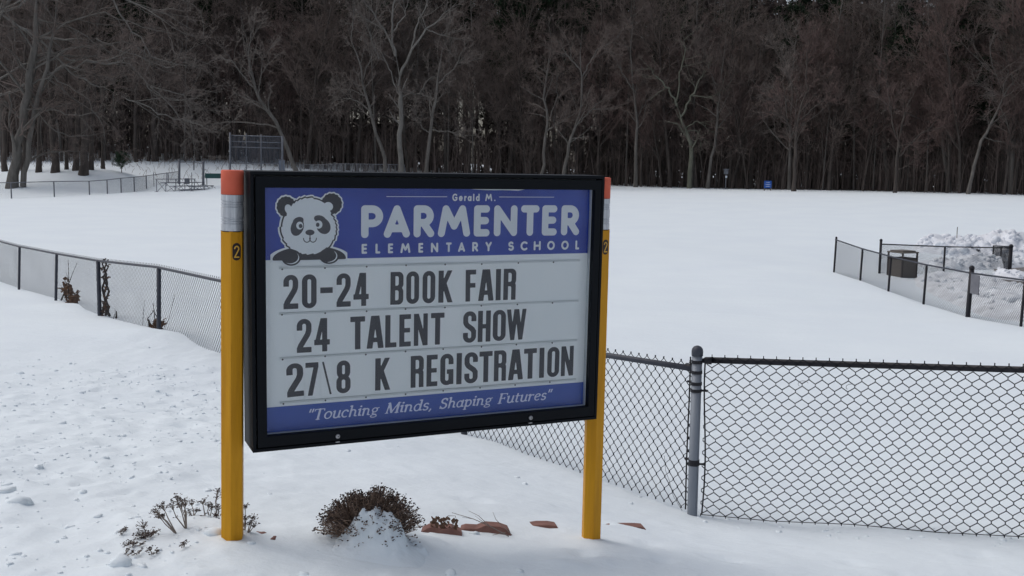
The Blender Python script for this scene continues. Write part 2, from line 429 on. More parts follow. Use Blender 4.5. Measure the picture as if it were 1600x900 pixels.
# snow crumbs in the foreground: one stuff object
def blob(rng, r, sub=1):
    bm = bmesh.new(); bmesh.ops.create_icosphere(bm, subdivisions=sub, radius=r); r0_ = rng.uniform(0, 50)
    for v in bm.verts:
        v.co *= 1 + rng.uniform(-0.2, 0.2) + 0.5 * float(fbm(v.co.x / r * 1.3 + sub * 3 + r0_, v.co.y / r * 1.3 + v.co.z / r, 2))
    V = np.array([v.co[:] for v in bm.verts]); Fc = np.array([[v.index for v in f.verts] for f in bm.faces]); bm.free()
    return V, Fc
rng = random.Random(3)
BL = [blob(rng, 1.0, 2) for _ in range(4)] + [blob(rng, 1.0, 1) for _ in range(4)]
parts = []
def crumb(x, y, r, flat=0.6):
    V, Fc = rng.choice(BL)
    a = rng.uniform(0, 6.28); c, s = math.cos(a), math.sin(a)
    W = V * (r * rng.uniform(0.8, 1.5), r * rng.uniform(0.7, 1.1), r * flat)
    W = np.stack([W[:, 0] * c - W[:, 1] * s, W[:, 0] * s + W[:, 1] * c, W[:, 2]], 1) + (x, y, gsurf(x, y) + r * 0.02)
    parts.append((W, Fc, 0))
for i in range(1100):
    cx, cy = rng.uniform(-6.5, -0.7), 3.6 + 9.5 * rng.random() ** 1.4
    if cx > -1.2 - 0.2 * (cy - 3.5) and rng.random() < 0.85: cx -= 2
    crumb(cx, cy, 0.006 + 0.020 * rng.random() ** 3)
for i in range(3200):
    cx, cy = rng.uniform(-6.5, -0.9), 3.5 + 8.5 * rng.random() ** 1.5
    if float(vnoise(cx * 1.3 + 9, cy * 1.3)) < -0.08 or cx > -1.2 - 0.2 * (cy - 3.5): continue
    V, Fc = BL[4 + rng.randrange(4)]; r = 0.004 + 0.011 * rng.random() ** 2.5
    parts.append((V * (r * 1.2, r, r * .7) + (cx, cy, gsurf(cx, cy)), Fc, 0))
for (px, py, r) in [(32, 582, .05), (60, 560, .02), (95, 665, .03), (82, 650, .02), (60, 728, .035), (130, 768, .03), (200, 598, .02), (232, 545, .02), (205, 745, .02),
                    (820, 757, .022), (808, 748, .015), (985, 790, .02), (1000, 776, .012), (980, 757, .014), (812, 892, .022), (1310, 815, .02), (1365, 815, .02), (740, 838, .020), (475, 897, .02),
                    (705, 896, .03), (30, 790, .05), (8, 770, .05), (190, 885, .06), (335, 843, .04), (350, 838, .035), (520, 850, .03), (325, 770, .03)]:
    p = gpt(px, py); crumb(p.x, p.y, r)
for i in range(26):
    a = rng.uniform(1060, 1600); p = gpt(a, 812 + (a - 1080) * 0.055 + rng.uniform(-4, 14)); crumb(p.x, p.y, rng.uniform(0.006, 0.02))
tag(link("snow_crumbs", np_mesh("snow_crumbs", parts, M["snow"])), kind="stuff", label="loose crumbs and lumps of snow scattered over the trodden foreground")

# ------------------------------------------------------------------ flat lettering tool: signed distance fields -> clean flat meshes
def sdf_mesh(name, fn, x0, x1, z0, z1, nx, m, y=0.0):
    """fn(X,Z)->distance (negative inside); flat mesh in the XZ plane facing -Y"""
    nz = max(2, int(round(nx * (z1 - z0) / (x1 - x0))))
    gx = np.linspace(x0, x1, nx + 1); gzz = np.linspace(z0, z1, nz + 1)
    X, Z = np.meshgrid(gx, gzz)
    D = fn(X, Z)
    V = []; Fc = []; vid = {}
    def vert(x, z):
        k = (round(x, 6), round(z, 6))
        if k not in vid:
            vid[k] = len(V); V.append((x, y, z))
        return vid[k]
    ins = D < 0
    for j in range(nz):
        i = 0
        while i < nx:
            c = (ins[j, i], ins[j, i + 1], ins[j + 1, i + 1], ins[j + 1, i])
            if all(c):
                k = i
                while k + 1 < nx and ins[j, k + 2] and ins[j + 1, k + 2]: k += 1
                Fc.append((vert(gx[i], gzz[j]), vert(gx[k + 1], gzz[j]), vert(gx[k + 1], gzz[j + 1]), vert(gx[i], gzz[j + 1])))
                i = k + 1; continue
            if any(c):
                P = [(gx[i], gzz[j], D[j, i]), (gx[i + 1], gzz[j], D[j, i + 1]), (gx[i + 1], gzz[j + 1], D[j + 1, i + 1]), (gx[i], gzz[j + 1], D[j + 1, i])]
                poly = []
                for k in range(4):
                    a, b = P[k], P[(k + 1) % 4]
                    if a[2] < 0: poly.append(vert(a[0], a[1]))
                    if (a[2] < 0) != (b[2] < 0):
                        t = a[2] / (a[2] - b[2])
                        poly.append(vert(a[0] + (b[0] - a[0]) * t, a[1] + (b[1] - a[1]) * t))
                q = []
                for v in poly:
                    if not q or (v != q[-1]): q.append(v)
                if len(q) > 2 and q[0] == q[-1]: q.pop()
                if len(set(q)) == len(q) and len(q) > 2: Fc.append(tuple(q))
            i += 1
    return mesh(name, V, Fc, m)
def s_seg(X, Z, a, b, w):
    ax, az = a; bx, bz = b
    dx, dz = bx - ax, bz - az; L2 = dx * dx + dz * dz + 1e-12
    t = np.clip(((X - ax) * dx + (Z - az) * dz) / L2, 0, 1)
    return np.hypot(X - ax - t * dx, Z - az - t * dz) - w / 2
def s_poly(X, Z, pts, w):
    d = None
    for i in range(len(pts) - 1):
        ww = w
        e = s_seg(X, Z, pts[i], pts[i + 1], ww); d = e if d is None else np.minimum(d, e)
    return d
def s_line(X, Z, a, b, w):                      # infinite band
    dx, dz = b[0] - a[0], b[1] - a[1]; L = math.hypot(dx, dz)
    return np.abs((X - a[0]) * dz - (Z - a[1]) * dx) / L - w / 2
def s_box(X, Z, x0, x1, z0, z1, r=0.0):
    cx, cz = (x0 + x1) / 2, (z0 + z1) / 2; hx, hz = (x1 - x0) / 2 - r, (z1 - z0) / 2 - r
    qx = np.abs(X - cx) - hx; qz = np.abs(Z - cz) - hz
    return np.hypot(np.maximum(qx, 0), np.maximum(qz, 0)) + np.minimum(np.maximum(qx, qz), 0) - r
def s_ell(X, Z, cx, cz, rx, rz, rot=0.0):
    c, s = math.cos(rot), math.sin(rot)
    U = (X - cx) * c + (Z - cz) * s; W = -(X - cx) * s + (Z - cz) * c
    k = np.hypot(U / rx, W / rz)
    return (k - 1) * min(rx, rz)
U_ = lambda *a: np.minimum.reduce(a)
I_ = lambda *a: np.maximum.reduce(a)
def arc(cx, cz, rx, rz, a0, a1, n=14):
    return [(cx + rx * math.cos(rad(a0 + (a1 - a0) * i / n)), cz + rz * math.sin(rad(a0 + (a1 - a0) * i / n))) for i in range(n + 1)]

# condensed block capitals (unit height, width W=.44, stroke S)
CW, CS = 0.44, 0.165
def ring(X, Z, x0, x1, z0, z1, s=CS):
    r = (x1 - x0) / 2 - 0.002
    return I_(s_box(X, Z, x0, x1, z0, z1, r * 0.98), -s_box(X, Z, x0 + s, x1 - s, z0 + s * 0.85, z1 - s * 0.85, max((x1 - x0) / 2 - s - 0.002, 0.01)))
def cond(ch):
    W, S, H = CW, CS, 1.0
    bar = lambda X, Z, z0, z1, x0=0, x1=W: s_box(X, Z, x0, x1, z0, z1)
    def f(X, Z):
        if ch == 'I': return s_box(X, Z, 0, 0.18, 0, H)
        if ch == '-': return s_box(X, Z, 0, 0.38, 0.43, 0.60)
        if ch == '\\': return I_(s_line(X, Z, (0.025, 1), (0.265, 0), 0.058), s_box(X, Z, -0.05, 0.4, 0, 1))
        if ch == 'O' or ch == '0': return ring(X, Z, 0, W, 0, H)
        if ch == 'L': return U_(bar(X, Z, 0, H, 0, S), bar(X, Z, 0, 0.15, 0, W * 0.82))
        if ch == 'E': return U_(bar(X, Z, 0, H, 0, S), bar(X, Z, 0, 0.15, 0, W * 0.86), bar(X, Z, 0.85, 1, 0, W * 0.86), bar(X, Z, 0.435, 0.575, 0, W * 0.80))
        if ch == 'F': return U_(bar(X, Z, 0, H, 0, S), bar(X, Z, 0.85, 1, 0, W * 0.84), bar(X, Z, 0.435, 0.58, 0, W * 0.80))
        if ch == 'T': return U_(bar(X, Z, 0, H, W / 2 - S / 2, W / 2 + S / 2), bar(X, Z, 0.84, 1, 0, W))
        if ch == 'H': return U_(bar(X, Z, 0, H, 0, S), bar(X, Z, 0, H, W - S, W), bar(X, Z, 0.43, 0.57))
        if ch == 'N': return U_(bar(X, Z, 0, H, 0, S * 0.86), bar(X, Z, 0, H, W - S * 0.86, W), I_(s_line(X, Z, (S * 0.5, 1), (W - S * 0.5, 0), S * 0.86), bar(X, Z, 0, H)))
        if ch == 'A':
            a = I_(s_line(X, Z, (0.075, 0), (W / 2 - 0.02, 1), S * 0.98), bar(X, Z, 0, H, -0.02, W / 2 + 0.02))
            b = I_(s_line(X, Z, (W - 0.045, 0), (W / 2 + 0.05, 1), S * 0.98), bar(X, Z, 0, H, W / 2 - 0.02, W + 0.03))
            c = bar(X, Z, 0.19, 0.33, 0.10, W - 0.08)
            return U_(a, b, c, s_box(X, Z, W / 2 - 0.085, W / 2 + 0.115, 0.88, 1.0))
        if ch == 'K':
            a = bar(X, Z, 0, H, 0, S)
            b = I_(s_line(X, Z, (W - 0.075, 1), (S * 0.55, 0.40), S * 0.86), bar(X, Z, 0.3, H, S * 0.5, W + 0.03))
            c = I_(s_line(X, Z, (S * 1.02, 0.64), (W - 0.06, 0), S * 0.95), bar(X, Z, 0, 0.66, S * 0.5, W + 0.04))
            return U_(a, b, c)
        if ch == 'W':
            W2 = 0.66; q = []
            for (x0, x1, lo, hi) in ((0.07, 0.195, -.02, .33), (0.195, 0.315, .1, .345), (0.345, 0.465, .315, .56), (0.465, 0.59, .33, .68)):
                up_ = (x0 in (0.195, 0.465))
                za, zb = (0, 1) if up_ else (1, 0)
                q.append(I_(s_line(X, Z, (x0, za), (x1, zb), 0.135), s_box(X, Z, lo, hi, 0, 1)))
            return U_(*q)
        if ch == 'B' or ch == 'R':
            top = I_(s_box(X, Z, -0.3, W, 0.47, 1, 0.16), -s_box(X, Z, 0, W - S * 0.97, 0.58, 0.87, 0.06), s_box(X, Z, 0, W, 0, 1))
            if ch == 'B':
                bot = I_(s_box(X, Z, -0.3, W, 0, 0.55, 0.16), -s_box(X, Z, 0, W - S * 0.97, 0.13, 0.44, 0.06), s_box(X, Z, 0, W, 0, 1))
            else:
                bot = I_(U_(s_box(X, Z, 0.1, W * 0.985, 0.2, 0.56, 0.10), s_box(X, Z, W - S, W * 0.985, 0, 0.4)), -s_box(X, Z, 0, W - S, -0.1, 0.44, 0.05))
            return U_(top, bot, bar(X, Z, 0, H, 0, S))
        if ch == 'G':
            a = I_(ring(X, Z, 0, W, 0, H), -s_box(X, Z, W / 2 + 0.01, W + 0.1, 0.50, 0.66))
            return U_(a, bar(X, Z, 0.36, 0.50, W / 2 + 0.0, W), bar(X, Z, 0.02, 0.50, W - S * 0.8, W))
        if ch == 'S':
            t = I_(ring(X, Z, 0, W, 0.42, H), -s_box(X, Z, W / 2, W + 0.1, 0.3, 0.68))
            t = I_(t, U_(-s_box(X, Z, -0.1, W + 0.1, 0.3, 0.60), -s_box(X, Z, -.5, -.4, 0, 1) * 0 + 1)) if False else I_(t, 0.62 - Z)
            b = I_(ring(X, Z, 0, W, 0, 0.58), -s_box(X, Z, -0.1, W / 2, 0.32, 0.7), Z - 0.40)
            d = s_poly(X, Z, [(S / 2, 0.68), (S / 2 + 0.01, 0.62), (S / 2 + 0.05, 0.56), (W - S / 2 - 0.05, 0.43), (W - S / 2 - 0.01, 0.37), (W - S / 2, 0.32)], S * 1.0)
            return U_(t, b, d)
        if ch == '8': return U_(ring(X, Z, 0.012, W - 0.012, 0.44, H), ring(X, Z, 0, W, 0, 0.56))
        if ch == '2':
            t = I_(ring(X, Z, 0, W, 0.40, H), 0.66 - Z)
            t = I_(t, -s_box(X, Z, -0.1, W / 2, 0.0, 0.62))
            d = s_poly(X, Z, [(W - S / 2, 0.72), (W - S / 2 - 0.005, 0.63), (W - S / 2 - 0.04, 0.53), (S / 2 + 0.03, 0.20), (S / 2, 0.10)], S)
            d = I_(d, s_box(X, Z, 0, W, 0, 1))
            return U_(t, d, bar(X, Z, 0, 0.16))
        if ch == '7':
            return U_(bar(X, Z, 0.85, 1), I_(s_line(X, Z, (W - 0.075, 0.9), (0.155, 0), S * 0.98), bar(X, Z, 0, 0.95)))
        if ch == '4':
            a = bar(X, Z, 0, H, W * 0.53, W * 0.53 + S * 0.9)
            b = bar(X, Z, 0.20, 0.36, -0.0, W + 0.02)
            c = I_(s_line(X, Z, (0.075, 0.24), (W * 0.53 + 0.03, 1.04), 0.13), s_box(X, Z, 0, W * 0.7, 0.2, 1))
            return U_(a, b, c)
        return X * 0 + 1
    return f
COND = {}
def cond_mesh(ch):
    if ch not in COND:
        w = {'I': 0.18, '-': 0.38, '\\': 0.30, 'W': 0.66, 'F': 0.372, 'E': 0.380, 'L': 0.362}.get(ch, 0.44)
        COND[ch] = (sdf_mesh("letter_" + ("shape"), cond(ch), -0.04, max(w, 0.40 if ch in 'FEL' else w) + 0.05, -0.01, 1.01, 34 if ch != 'W' else 46, M["letter_black"]), w)
    return COND[ch]

# rounded capitals as skeleton strokes (unit cap height)
def RC(ch):
    A = arc
    d = {
     'P': (0.60, [[(0, 0), (0, 1), (0.30, 1)] + A(0.30, 0.715, 0.30, 0.285, 90, -90)[1:] + [(0, 0.43)]]),
     'R': (0.62, [[(0, 0), (0, 1), (0.30, 1)] + A(0.30, 0.72, 0.29, 0.28, 90, -90)[1:] + [(0, 0.44)], [(0.28, 0.44), (0.62, 0)]]),
     'A': (0.80, [[(0, 0), (0.40, 1), (0.80, 0)], [(0.13, 0.22), (0.67, 0.22)]]),
     'M': (0.98, [[(0, 0), (0.17, 1), (0.49, 0.30), (0.81, 1), (0.98, 0)]]),
     'E': (0.46, [[(0.46, 1), (0, 1), (0, 0), (0.46, 0)], [(0, 0.51), (0.42, 0.51)]]),
     'N': (0.68, [[(0, 0), (0, 1), (0.68, 0), (0.68, 1)]]),
     'T': (0.58, [[(0, 1), (0.58, 1)], [(0.29, 1), (0.29, 0)]]),
     'L': (0.42, [[(0, 1), (0, 0), (0.42, 0)]]),
     'Y': (0.64, [[(0, 1), (0.32, 0.46), (0.64, 1)], [(0.32, 0.46), (0.32, 0)]]),
     'H': (0.62, [[(0, 0), (0, 1)], [(0.62, 0), (0.62, 1)], [(0, 0.5), (0.62, 0.5)]]),
     'O': (0.80, [A(0.40, 0.5, 0.40, 0.5, 0, 360, 30)]),
     'C': (0.66, [A(0.42, 0.5, 0.42, 0.5, 50, 310, 22)]),
     'G': (0.72, [A(0.42, 0.5, 0.42, 0.5, 48, 340, 24) + [(0.82, 0.46), (0.50, 0.46)]]),
     'S': (0.52, [A(0.27, 0.75, 0.24, 0.25, 35, 240, 16) + A(0.27, 0.26, 0.27, 0.26, 60, -145, 16)]),
     'e': (0.48, [[(0.02, 0.34), (0.48, 0.34)] + A(0.26, 0.32, 0.24, 0.32, 5, 315, 18)]),
     'r': (0.28, [[(0, 0), (0, 0.62)], [(0, 0.40)] + A(0.20, 0.38, 0.20, 0.24, 150, 60, 6)]),
     'a': (0.50, [A(0.24, 0.31, 0.24, 0.31, 0, 360, 20), [(0.49, 0), (0.49, 0.62)]]),
     'l': (0.0, [[(0, 0), (0, 1)]]),
     'd': (0.50, [A(0.24, 0.31, 0.24, 0.31, 0, 360, 20), [(0.49, 0), (0.49, 1.02)]]),
     '.': (0.0, [[(0, 0.0), (0, 0.01)]]),
    }
    return d[ch]
def skel_fn(strokes, w):
    def f(X, Z):
        d = None
        for s in strokes:
            e = s_poly(X, Z, s, w); d = e if d is None else np.minimum(d, e)
        return d
    return f
def round_letter(ch, u0, u1, zb, zt, w, name, parent, m, y, res=26):
    """letter outline spans u0..u1, zb..zt incl. stroke width w"""
    wid, st = RC(ch)
    H = zt - zb - w; Wd = (u1 - u0 - w)
    sx = Wd / wid if wid > 0.01 else 1.0
    if ch == 'l' or ch == '.': cxo = (u0 + u1) / 2
    else: cxo = u0 + w / 2
    st2 = [[(p[0] * sx, p[1] * H) for p in s] for s in st]
    x1 = wid * sx + w * 0.6 if wid > 0.01 else w * 0.6
    zlo, zhi = -w * 0.6, H * 1.03 + w * 0.6
    me = sdf_mesh(name, skel_fn(st2, w), -w * 0.6, max(x1, w * 0.6), zlo, zhi, res, m)
    o = link(name, me, parent)
    o.location = (cxo, y, zb + w / 2)
    return o

# ------------------------------------------------------------------ THE SIGN
SM = Matrix(((0.90926097, -0.41602567, 0.01292793), (0.41617629, 0.90919505, -0.01271484), (-0.0064643, 0.01694141, 0.99983559)))
SP0 = Vector((-1.15617744, 4.52782661, 3.36807717))
SW, SH = 1.7895, 1.2777
off = Vector((SW / 2, 0.12, -1.86))
sign = empty("message_board_sign", (0, 0, 0), "black framed school message board between two yellow pencil shaped posts", "sign")
sign.matrix_world = Matrix.Translation(SP0 + SM @ off) @ SM.to_4x4()
def sput(o):                                   # part meshes are written in board coordinates (origin: top left front corner)
    o.location = Vector(o.location) - off
    return o
def s_build(mb, name, m, parent=sign, **k): return sput(mb.build(name, m, parent, **k))
# cabinet shell: an open tray
OU0, OU1, OZ0, OZ1 = 0.064, 1.732, -1.204, -0.072       # door opening
c = MB()
c.box((0, 0.19, -SH), (SW, 0.215, 0))                    # back
for a, b in (((0, 0.0, -0.016), (SW, 0.19, 0)), ((0, 0.0, -SH), (SW, 0.19, -SH + 0.016)), ((0, 0.0, -SH + 0.016), (0.016, 0.19, -0.016)), ((SW - 0.016, 0.0, -SH + 0.016), (SW, 0.19, -0.016))):
    c.box(a, b)
s_build(c, "cabinet", M["black_paint"], bevel=0.0025)
def frame_ring(x0, x1, z0, z1, w0, w1, y0, y1):
    """mitred ring between outer rect and inner rect, front at y0, back at y1"""
    xa, xb, za, zb = x0, x1, z0, z1
    ia, ib, ja, jb = w0[0], w0[1], w1[0], w1[1]
    V = []
    for y in (y0, y1):
        V += [(xa, y, za), (xb, y, za), (xb, y, zb), (xa, y, zb), (ia, y, ja), (ib, y, ja), (ib, y, jb), (ia, y, jb)]
    Fc = []
    for k in range(4):
        k2 = (k + 1) % 4
        Fc += [(k, k2, 4 + k2, 4 + k), (8 + k, 12 + k, 12 + k2, 8 + k2), (k, 8 + k, 8 + k2, k2), (4 + k, 4 + k2, 12 + k2, 12 + k)]
    return V, Fc
d = MB()
V, Fc = frame_ring(0.022, SW - 0.022, -SH + 0.022, -0.022, (OU0, OU1), (OZ0, OZ1), -0.007, 0.030); d.add(V, Fc)
door = s_build(d, "door_frame", M["black_paint"], bevel=0.003)
g = MB(); V, Fc = frame_ring(OU0 - 0.012, OU1 + 0.012, OZ0 - 0.012, OZ1 + 0.012, (OU0 + 0.0005, OU1 - 0.0005), (OZ0 + 0.0005, OZ1 - 0.0005), 0.0305, 0.0555); g.add(V, Fc)
gk = g.build("gasket", M["track_plastic"], door)
# inner lip seen on the right and bottom
for (u, z) in ((0.3917, -1.2342), (1.3972, -1.233)):
    l = MB(); l.lathe([(0.0, 0.0), (0.0108, 0.0), (0.0108, 0.006), (0.0075, 0.009), (0.0, 0.009)], 18)
    lo = l.build("lock", M["chrome"], door); lo.rotation_euler = (PI / 2, 0, 0); lo.location = (u, -0.007, z)
    k = MB(); k.box((-0.0035, -0.0012, -0.0018), (0.0035, 0.0, 0.0018)); ko = k.build("keyhole", M["gasket"], None); ko.parent = door; ko.location = (u + 0.001, -0.0161, z)
    h = MB(); h.box((u - 0.010, -0.0088, z - 0.030), (u + 0.010, -0.007, z - 0.0255)); h.build("latch_slot", M["chrome"], door)
# backing board with letter tracks
b = MB(); b.box((0.020, 0.056, -1.255), (SW - 0.020, 0.066, -0.020))
board = s_build(b, "letter_board", M["white_board"])
YB = 0.056
HB = -0.401; FT = -1.085
def track(z):
    t = MB(); t.box((0.135, YB - 0.006, z - 0.0045), (1.685, YB - 0.0002, z + 0.0035)); t.box((0.135, YB - 0.0085, z - 0.0045), (1.685, YB - 0.006, z - 0.0025)); t.box((0.135, YB - 0.0085, z + 0.0015), (1.685, YB - 0.006, z + 0.0035))
    to = t.build("track", M["track_plastic"], board)
    return to
for z in (-0.438, -0.649, -0.857, -1.066):
    track(z)
    for k in range(8):
        u = 0.147 + k * 0.198 + rng.uniform(-0.004, 0.004)
        n = MB(); n.lathe([(0.0, 0), (0.0042, 0), (0.0042, 0.0015), (0, 0.0015)], 10)
        no = n.build("rivet", M["nail"], board); no.rotation_euler = (PI / 2, 0, 0); no.location = (u, YB - 0.0086, z - 0.004 + rng.uniform(-0.002, 0.002))
# header sheet (sagging top edge)
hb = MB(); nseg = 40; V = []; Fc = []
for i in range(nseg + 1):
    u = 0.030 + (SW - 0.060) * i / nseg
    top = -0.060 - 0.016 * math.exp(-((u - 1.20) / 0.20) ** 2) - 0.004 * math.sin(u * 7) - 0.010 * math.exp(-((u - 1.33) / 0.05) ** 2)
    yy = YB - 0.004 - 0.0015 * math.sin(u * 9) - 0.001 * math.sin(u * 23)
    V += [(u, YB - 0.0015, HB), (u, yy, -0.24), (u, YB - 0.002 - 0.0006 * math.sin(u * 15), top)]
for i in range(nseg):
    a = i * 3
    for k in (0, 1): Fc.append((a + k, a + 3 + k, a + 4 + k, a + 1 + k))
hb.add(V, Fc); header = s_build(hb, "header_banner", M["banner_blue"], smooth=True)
fb = MB(); fb.box((0.030, YB - 0.0022, -1.245), (SW - 0.030, YB - 0.0002, FT)); footer = s_build(fb, "footer_banner", M["footer_blue"])
YL = YB - 0.0075                                   # lettering on the header sits just proud of the sheet
PU = [(0.5176, 0.6248), (0.6279, 0.7583), (0.7763, 0.8818), (0.9002, 1.0685), (1.0875, 1.1724), (1.1952, 1.3224), (1.3422, 1.4443), (1.4602, 1.5452), (1.5694, 1.6746)]
for ch, (a, b_) in zip("PARMENTER", PU):
    round_letter(ch, a, b_, -0.3065, -0.1525, 0.0365, "letter", header, M["header_white"], YL, 36)
EU = [(0.5205, 0.5472), (0.5878, 0.6117), (0.6496, 0.675), (0.7114, 0.7615), (0.8017, 0.8264), (0.8657, 0.9033), (0.9431, 0.9731), (1.0067, 1.0438), (1.0811, 1.1132), (1.1517, 1.1862),
      (1.2749, 1.3066), (1.3435, 1.3812), (1.4171, 1.4568), (1.4931, 1.5369), (1.5737, 1.6166), (1.6554, 1.6778)]
for ch, (a, b_) in zip("ELEMENTARYSCHOOL", EU):
    round_letter(ch, a, b_, -0.3805, -0.3335, 0.0105, "letter", header, M["header_white"], YL, 24)
GU = [('G', .9725, .9985), ('e', 1.0065, 1.0265), ('r', 1.0345, 1.0475), ('a', 1.053, 1.0735), ('l', 1.081, 1.088), ('d', 1.096, 1.1165), ('M', 1.146, 1.1835), ('.', 1.193, 1.2015)]
for ch, a, b_ in GU:
    round_letter(ch, a, b_, -0.1325, -0.0965, 0.0072, "letter", header, M["header_white"], YL, 20)
for a, b_ in ((0.6397, 0.946), (1.2202, 1.5254)):
    q = MB(); q.box((a, YL - 0.0004, -0.1132), (b_, YL, -0.1104)); q.build("rule_line", M["header_white"], header)

# emblem: a plain friendly panda head peeping over the white board, as a school emblem
def eu(x): return x            # emblem coordinates are board coordinates
def head(X, Z): 
    z = s_ell(X, Z, 0.272, -0.262, 0.128, 0.118)
    z = U_(z, s_ell(X, Z, 0.272, -0.225, 0.110, 0.108))
    th = np.arctan2(Z + 0.25, X - 0.272); z = z + 0.0065 * np.abs(((th * 4.1 + 0.9 * np.sin(th * 3)) % 1.0) - 0.15) - 0.003
    return z
def earL(X, Z): return s_ell(X, Z, 0.170, -0.160, 0.042, 0.045, 0.3) + 0.004 * np.abs((np.arctan2(Z + .16, X - .17) * 2.6 % 1.0) - 0.2)
def earR(X, Z): return s_ell(X, Z, 0.378, -0.146, 0.046, 0.046, -0.5) + 0.005 * np.abs((np.arctan2(Z + .146, X - .378) * 2.4 % 1.0) - 0.2)
def pawL(X, Z): return s_ell(X, Z, 0.190, -0.392, 0.040, 0.033)
def pawR(X, Z): return s_ell(X, Z, 0.366, -0.388, 0.042, 0.033)
def body(X, Z): return I_(s_ell(X, Z, 0.275, -0.398, 0.160, 0.055), HB + 0.001 - Z)
def emb(name, fn, m, y, par, res=90):
    return link(name, sdf_mesh(name, fn, 0.095, 0.452, -0.44, -0.085, res, m, y), par)
allf = lambda X, Z: U_(head(X, Z), earL(X, Z), earR(X, Z), pawL(X, Z), pawR(X, Z), body(X, Z))
emblem = emb("panda_emblem", lambda X, Z: I_(allf(X, Z) - 0.0105), M["header_white"], YL, header)
emb("outline", lambda X, Z: allf(X, Z) - 0.0035, M["emblem_black"], YL - 0.0006, emblem) if False else None
# black parts (outline ring, ears, patches) and white face as separate flat layers of the emblem, joined per colour
def blackf(X, Z):
    o = U_(allf(X, Z) - 0.0035)
    return o
o1 = emb("emblem_outline", blackf, M["emblem_black"], YL - 0.0005, header, 110)
def whitef(X, Z):
    f = head(X, Z) + 0.003
    inn = U_(s_ell(X, Z, 0.178, -0.170, 0.016, 0.022, 0.3), s_ell(X, Z, 0.362, -0.158, 0.022, 0.020, -0.4))
    arcs = U_(I_(s_ell(X, Z, 0.190, -0.392, 0.036, 0.029), -s_ell(X, Z, 0.186, -0.389, 0.036, 0.028)), I_(s_ell(X, Z, 0.366, -0.388, 0.038, 0.029), -s_ell(X, Z, 0.361, -0.386, 0.038, 0.028)))
    return U_(I_(f, -s_ell(X, Z, 0.190, -0.392, 0.046, 0.038), -s_ell(X, Z, 0.366, -0.388, 0.048, 0.038)), inn, arcs)
o2 = emb("emblem_face", whitef, M["header_white"], YL - 0.0010, header, 120)
def greyf(X, Z):
    pl = U_(s_ell(X, Z, 0.218, -0.252, 0.029, 0.041, -0.35), s_ell(X, Z, 0.222, -0.225, 0.026, 0.018, 0.4))
    pr = U_(s_ell(X, Z, 0.338, -0.248, 0.032, 0.039, 0.55), s_ell(X, Z, 0.322, -0.216, 0.028, 0.017, -0.25))
    eL = s_ell(X, Z, 0.229, -0.245, 0.016, 0.018); eR = s_ell(X, Z, 0.317, -0.241, 0.017, 0.019)
    pl = I_(pl, -eL); pr = I_(pr, -eR)
    pup = U_(s_ell(X, Z, 0.233, -0.247, 0.0085, 0.010), s_ell(X, Z, 0.312, -0.242, 0.0085, 0.010))
    nose = s_ell(X, Z, 0.276, -0.277, 0.021, 0.013)
    mouth = U_(s_poly(X, Z, [(0.276, -0.290), (0.276, -0.303)], 0.0045), s_poly(X, Z, arc(0.262, -0.303, 0.016, 0.019, 180, 360), 0.0045), s_poly(X, Z, arc(0.290, -0.303, 0.016, 0.019, 180, 360), 0.0045))
    return U_(pl, pr, pup, nose, mouth)
o3 = emb("emblem_features", greyf, M["emblem_grey"], YL - 0.0015, header, 120)

# changeable letters: clear card + black character, each one pickable
ROWS = [(-0.629, [('2', .154, .222), ('0', .239, .3075), ('-', .325, .384), ('2', .402, .470), ('4', .4833, .5545), ('B', .664, .729), ('O', .7446, .8095), ('O', .8268, .892), ('K', .909, .980), ('F', 1.052, 1.1076), ('A', 1.121, 1.1975), ('I', 1.2146, 1.242), ('R', 1.2560, 1.3254)]),
        (-0.8365, [('2', .2144, .2833), ('4', .296, .3668), ('T', .4684, .5403), ('A', .5494, .6267), ('L', .6400, .6968), ('E', .7111, .770), ('N', .7850, .8565), ('T', .872, .9426), ('S', 1.0418, 1.112), ('H', 1.1214, 1.1905), ('O', 1.2030, 1.2740), ('W', 1.279, 1.389)]),
        (-1.044, [('2', .169, .2475), ('7', .2546, .3159), ('\\', .333, .3795), ('8', .4011, .470), ('K', .591, .6635), ('R', .771, .8384), ('E', .8525, .9098), ('G', .9249, .9945), ('I', 1.0099, 1.038), ('S', 1.0528, 1.125), ('T', 1.1335, 1.2051), ('R', 1.2139, 1.2821), ('A', 1.294, 1.3709), ('T', 1.3805, 1.4533), ('I', 1.4690, 1.4970), ('O', 1.5144, 1.5841), ('N', 1.5953, 1.6677)])]
cardmesh = {}
for base, row in ROWS:
    for i, (ch, a, b_) in enumerate(row):
        w = b_ - a
        kq = round(w, 3)
        if kq not in cardmesh:
            q = MB(); q.box((-0.0060, -0.0004, -0.0145), (w + 0.0060, 0.0004, 0.158 + 0.012)); cardmesh[kq] = mesh("letter_card", q.V, q.F, M["card_edge"], q.M)
        co = link("letter_card", cardmesh[kq], board)
        co.location = (a, YB - 0.0022, base)
        tilt = rng.uniform(-0.006, 0.006)
        if base < -1 and i == 0: tilt = 0.035
        co.rotation_euler = (0, -tilt, 0)
        me, gw = cond_mesh(ch)
        lo = link("letter", me, co)
        lo.location = (0, -0.0009, 0); lo.scale = (w / gw, 1, 0.158)
for o in (header, footer, board, door): pass

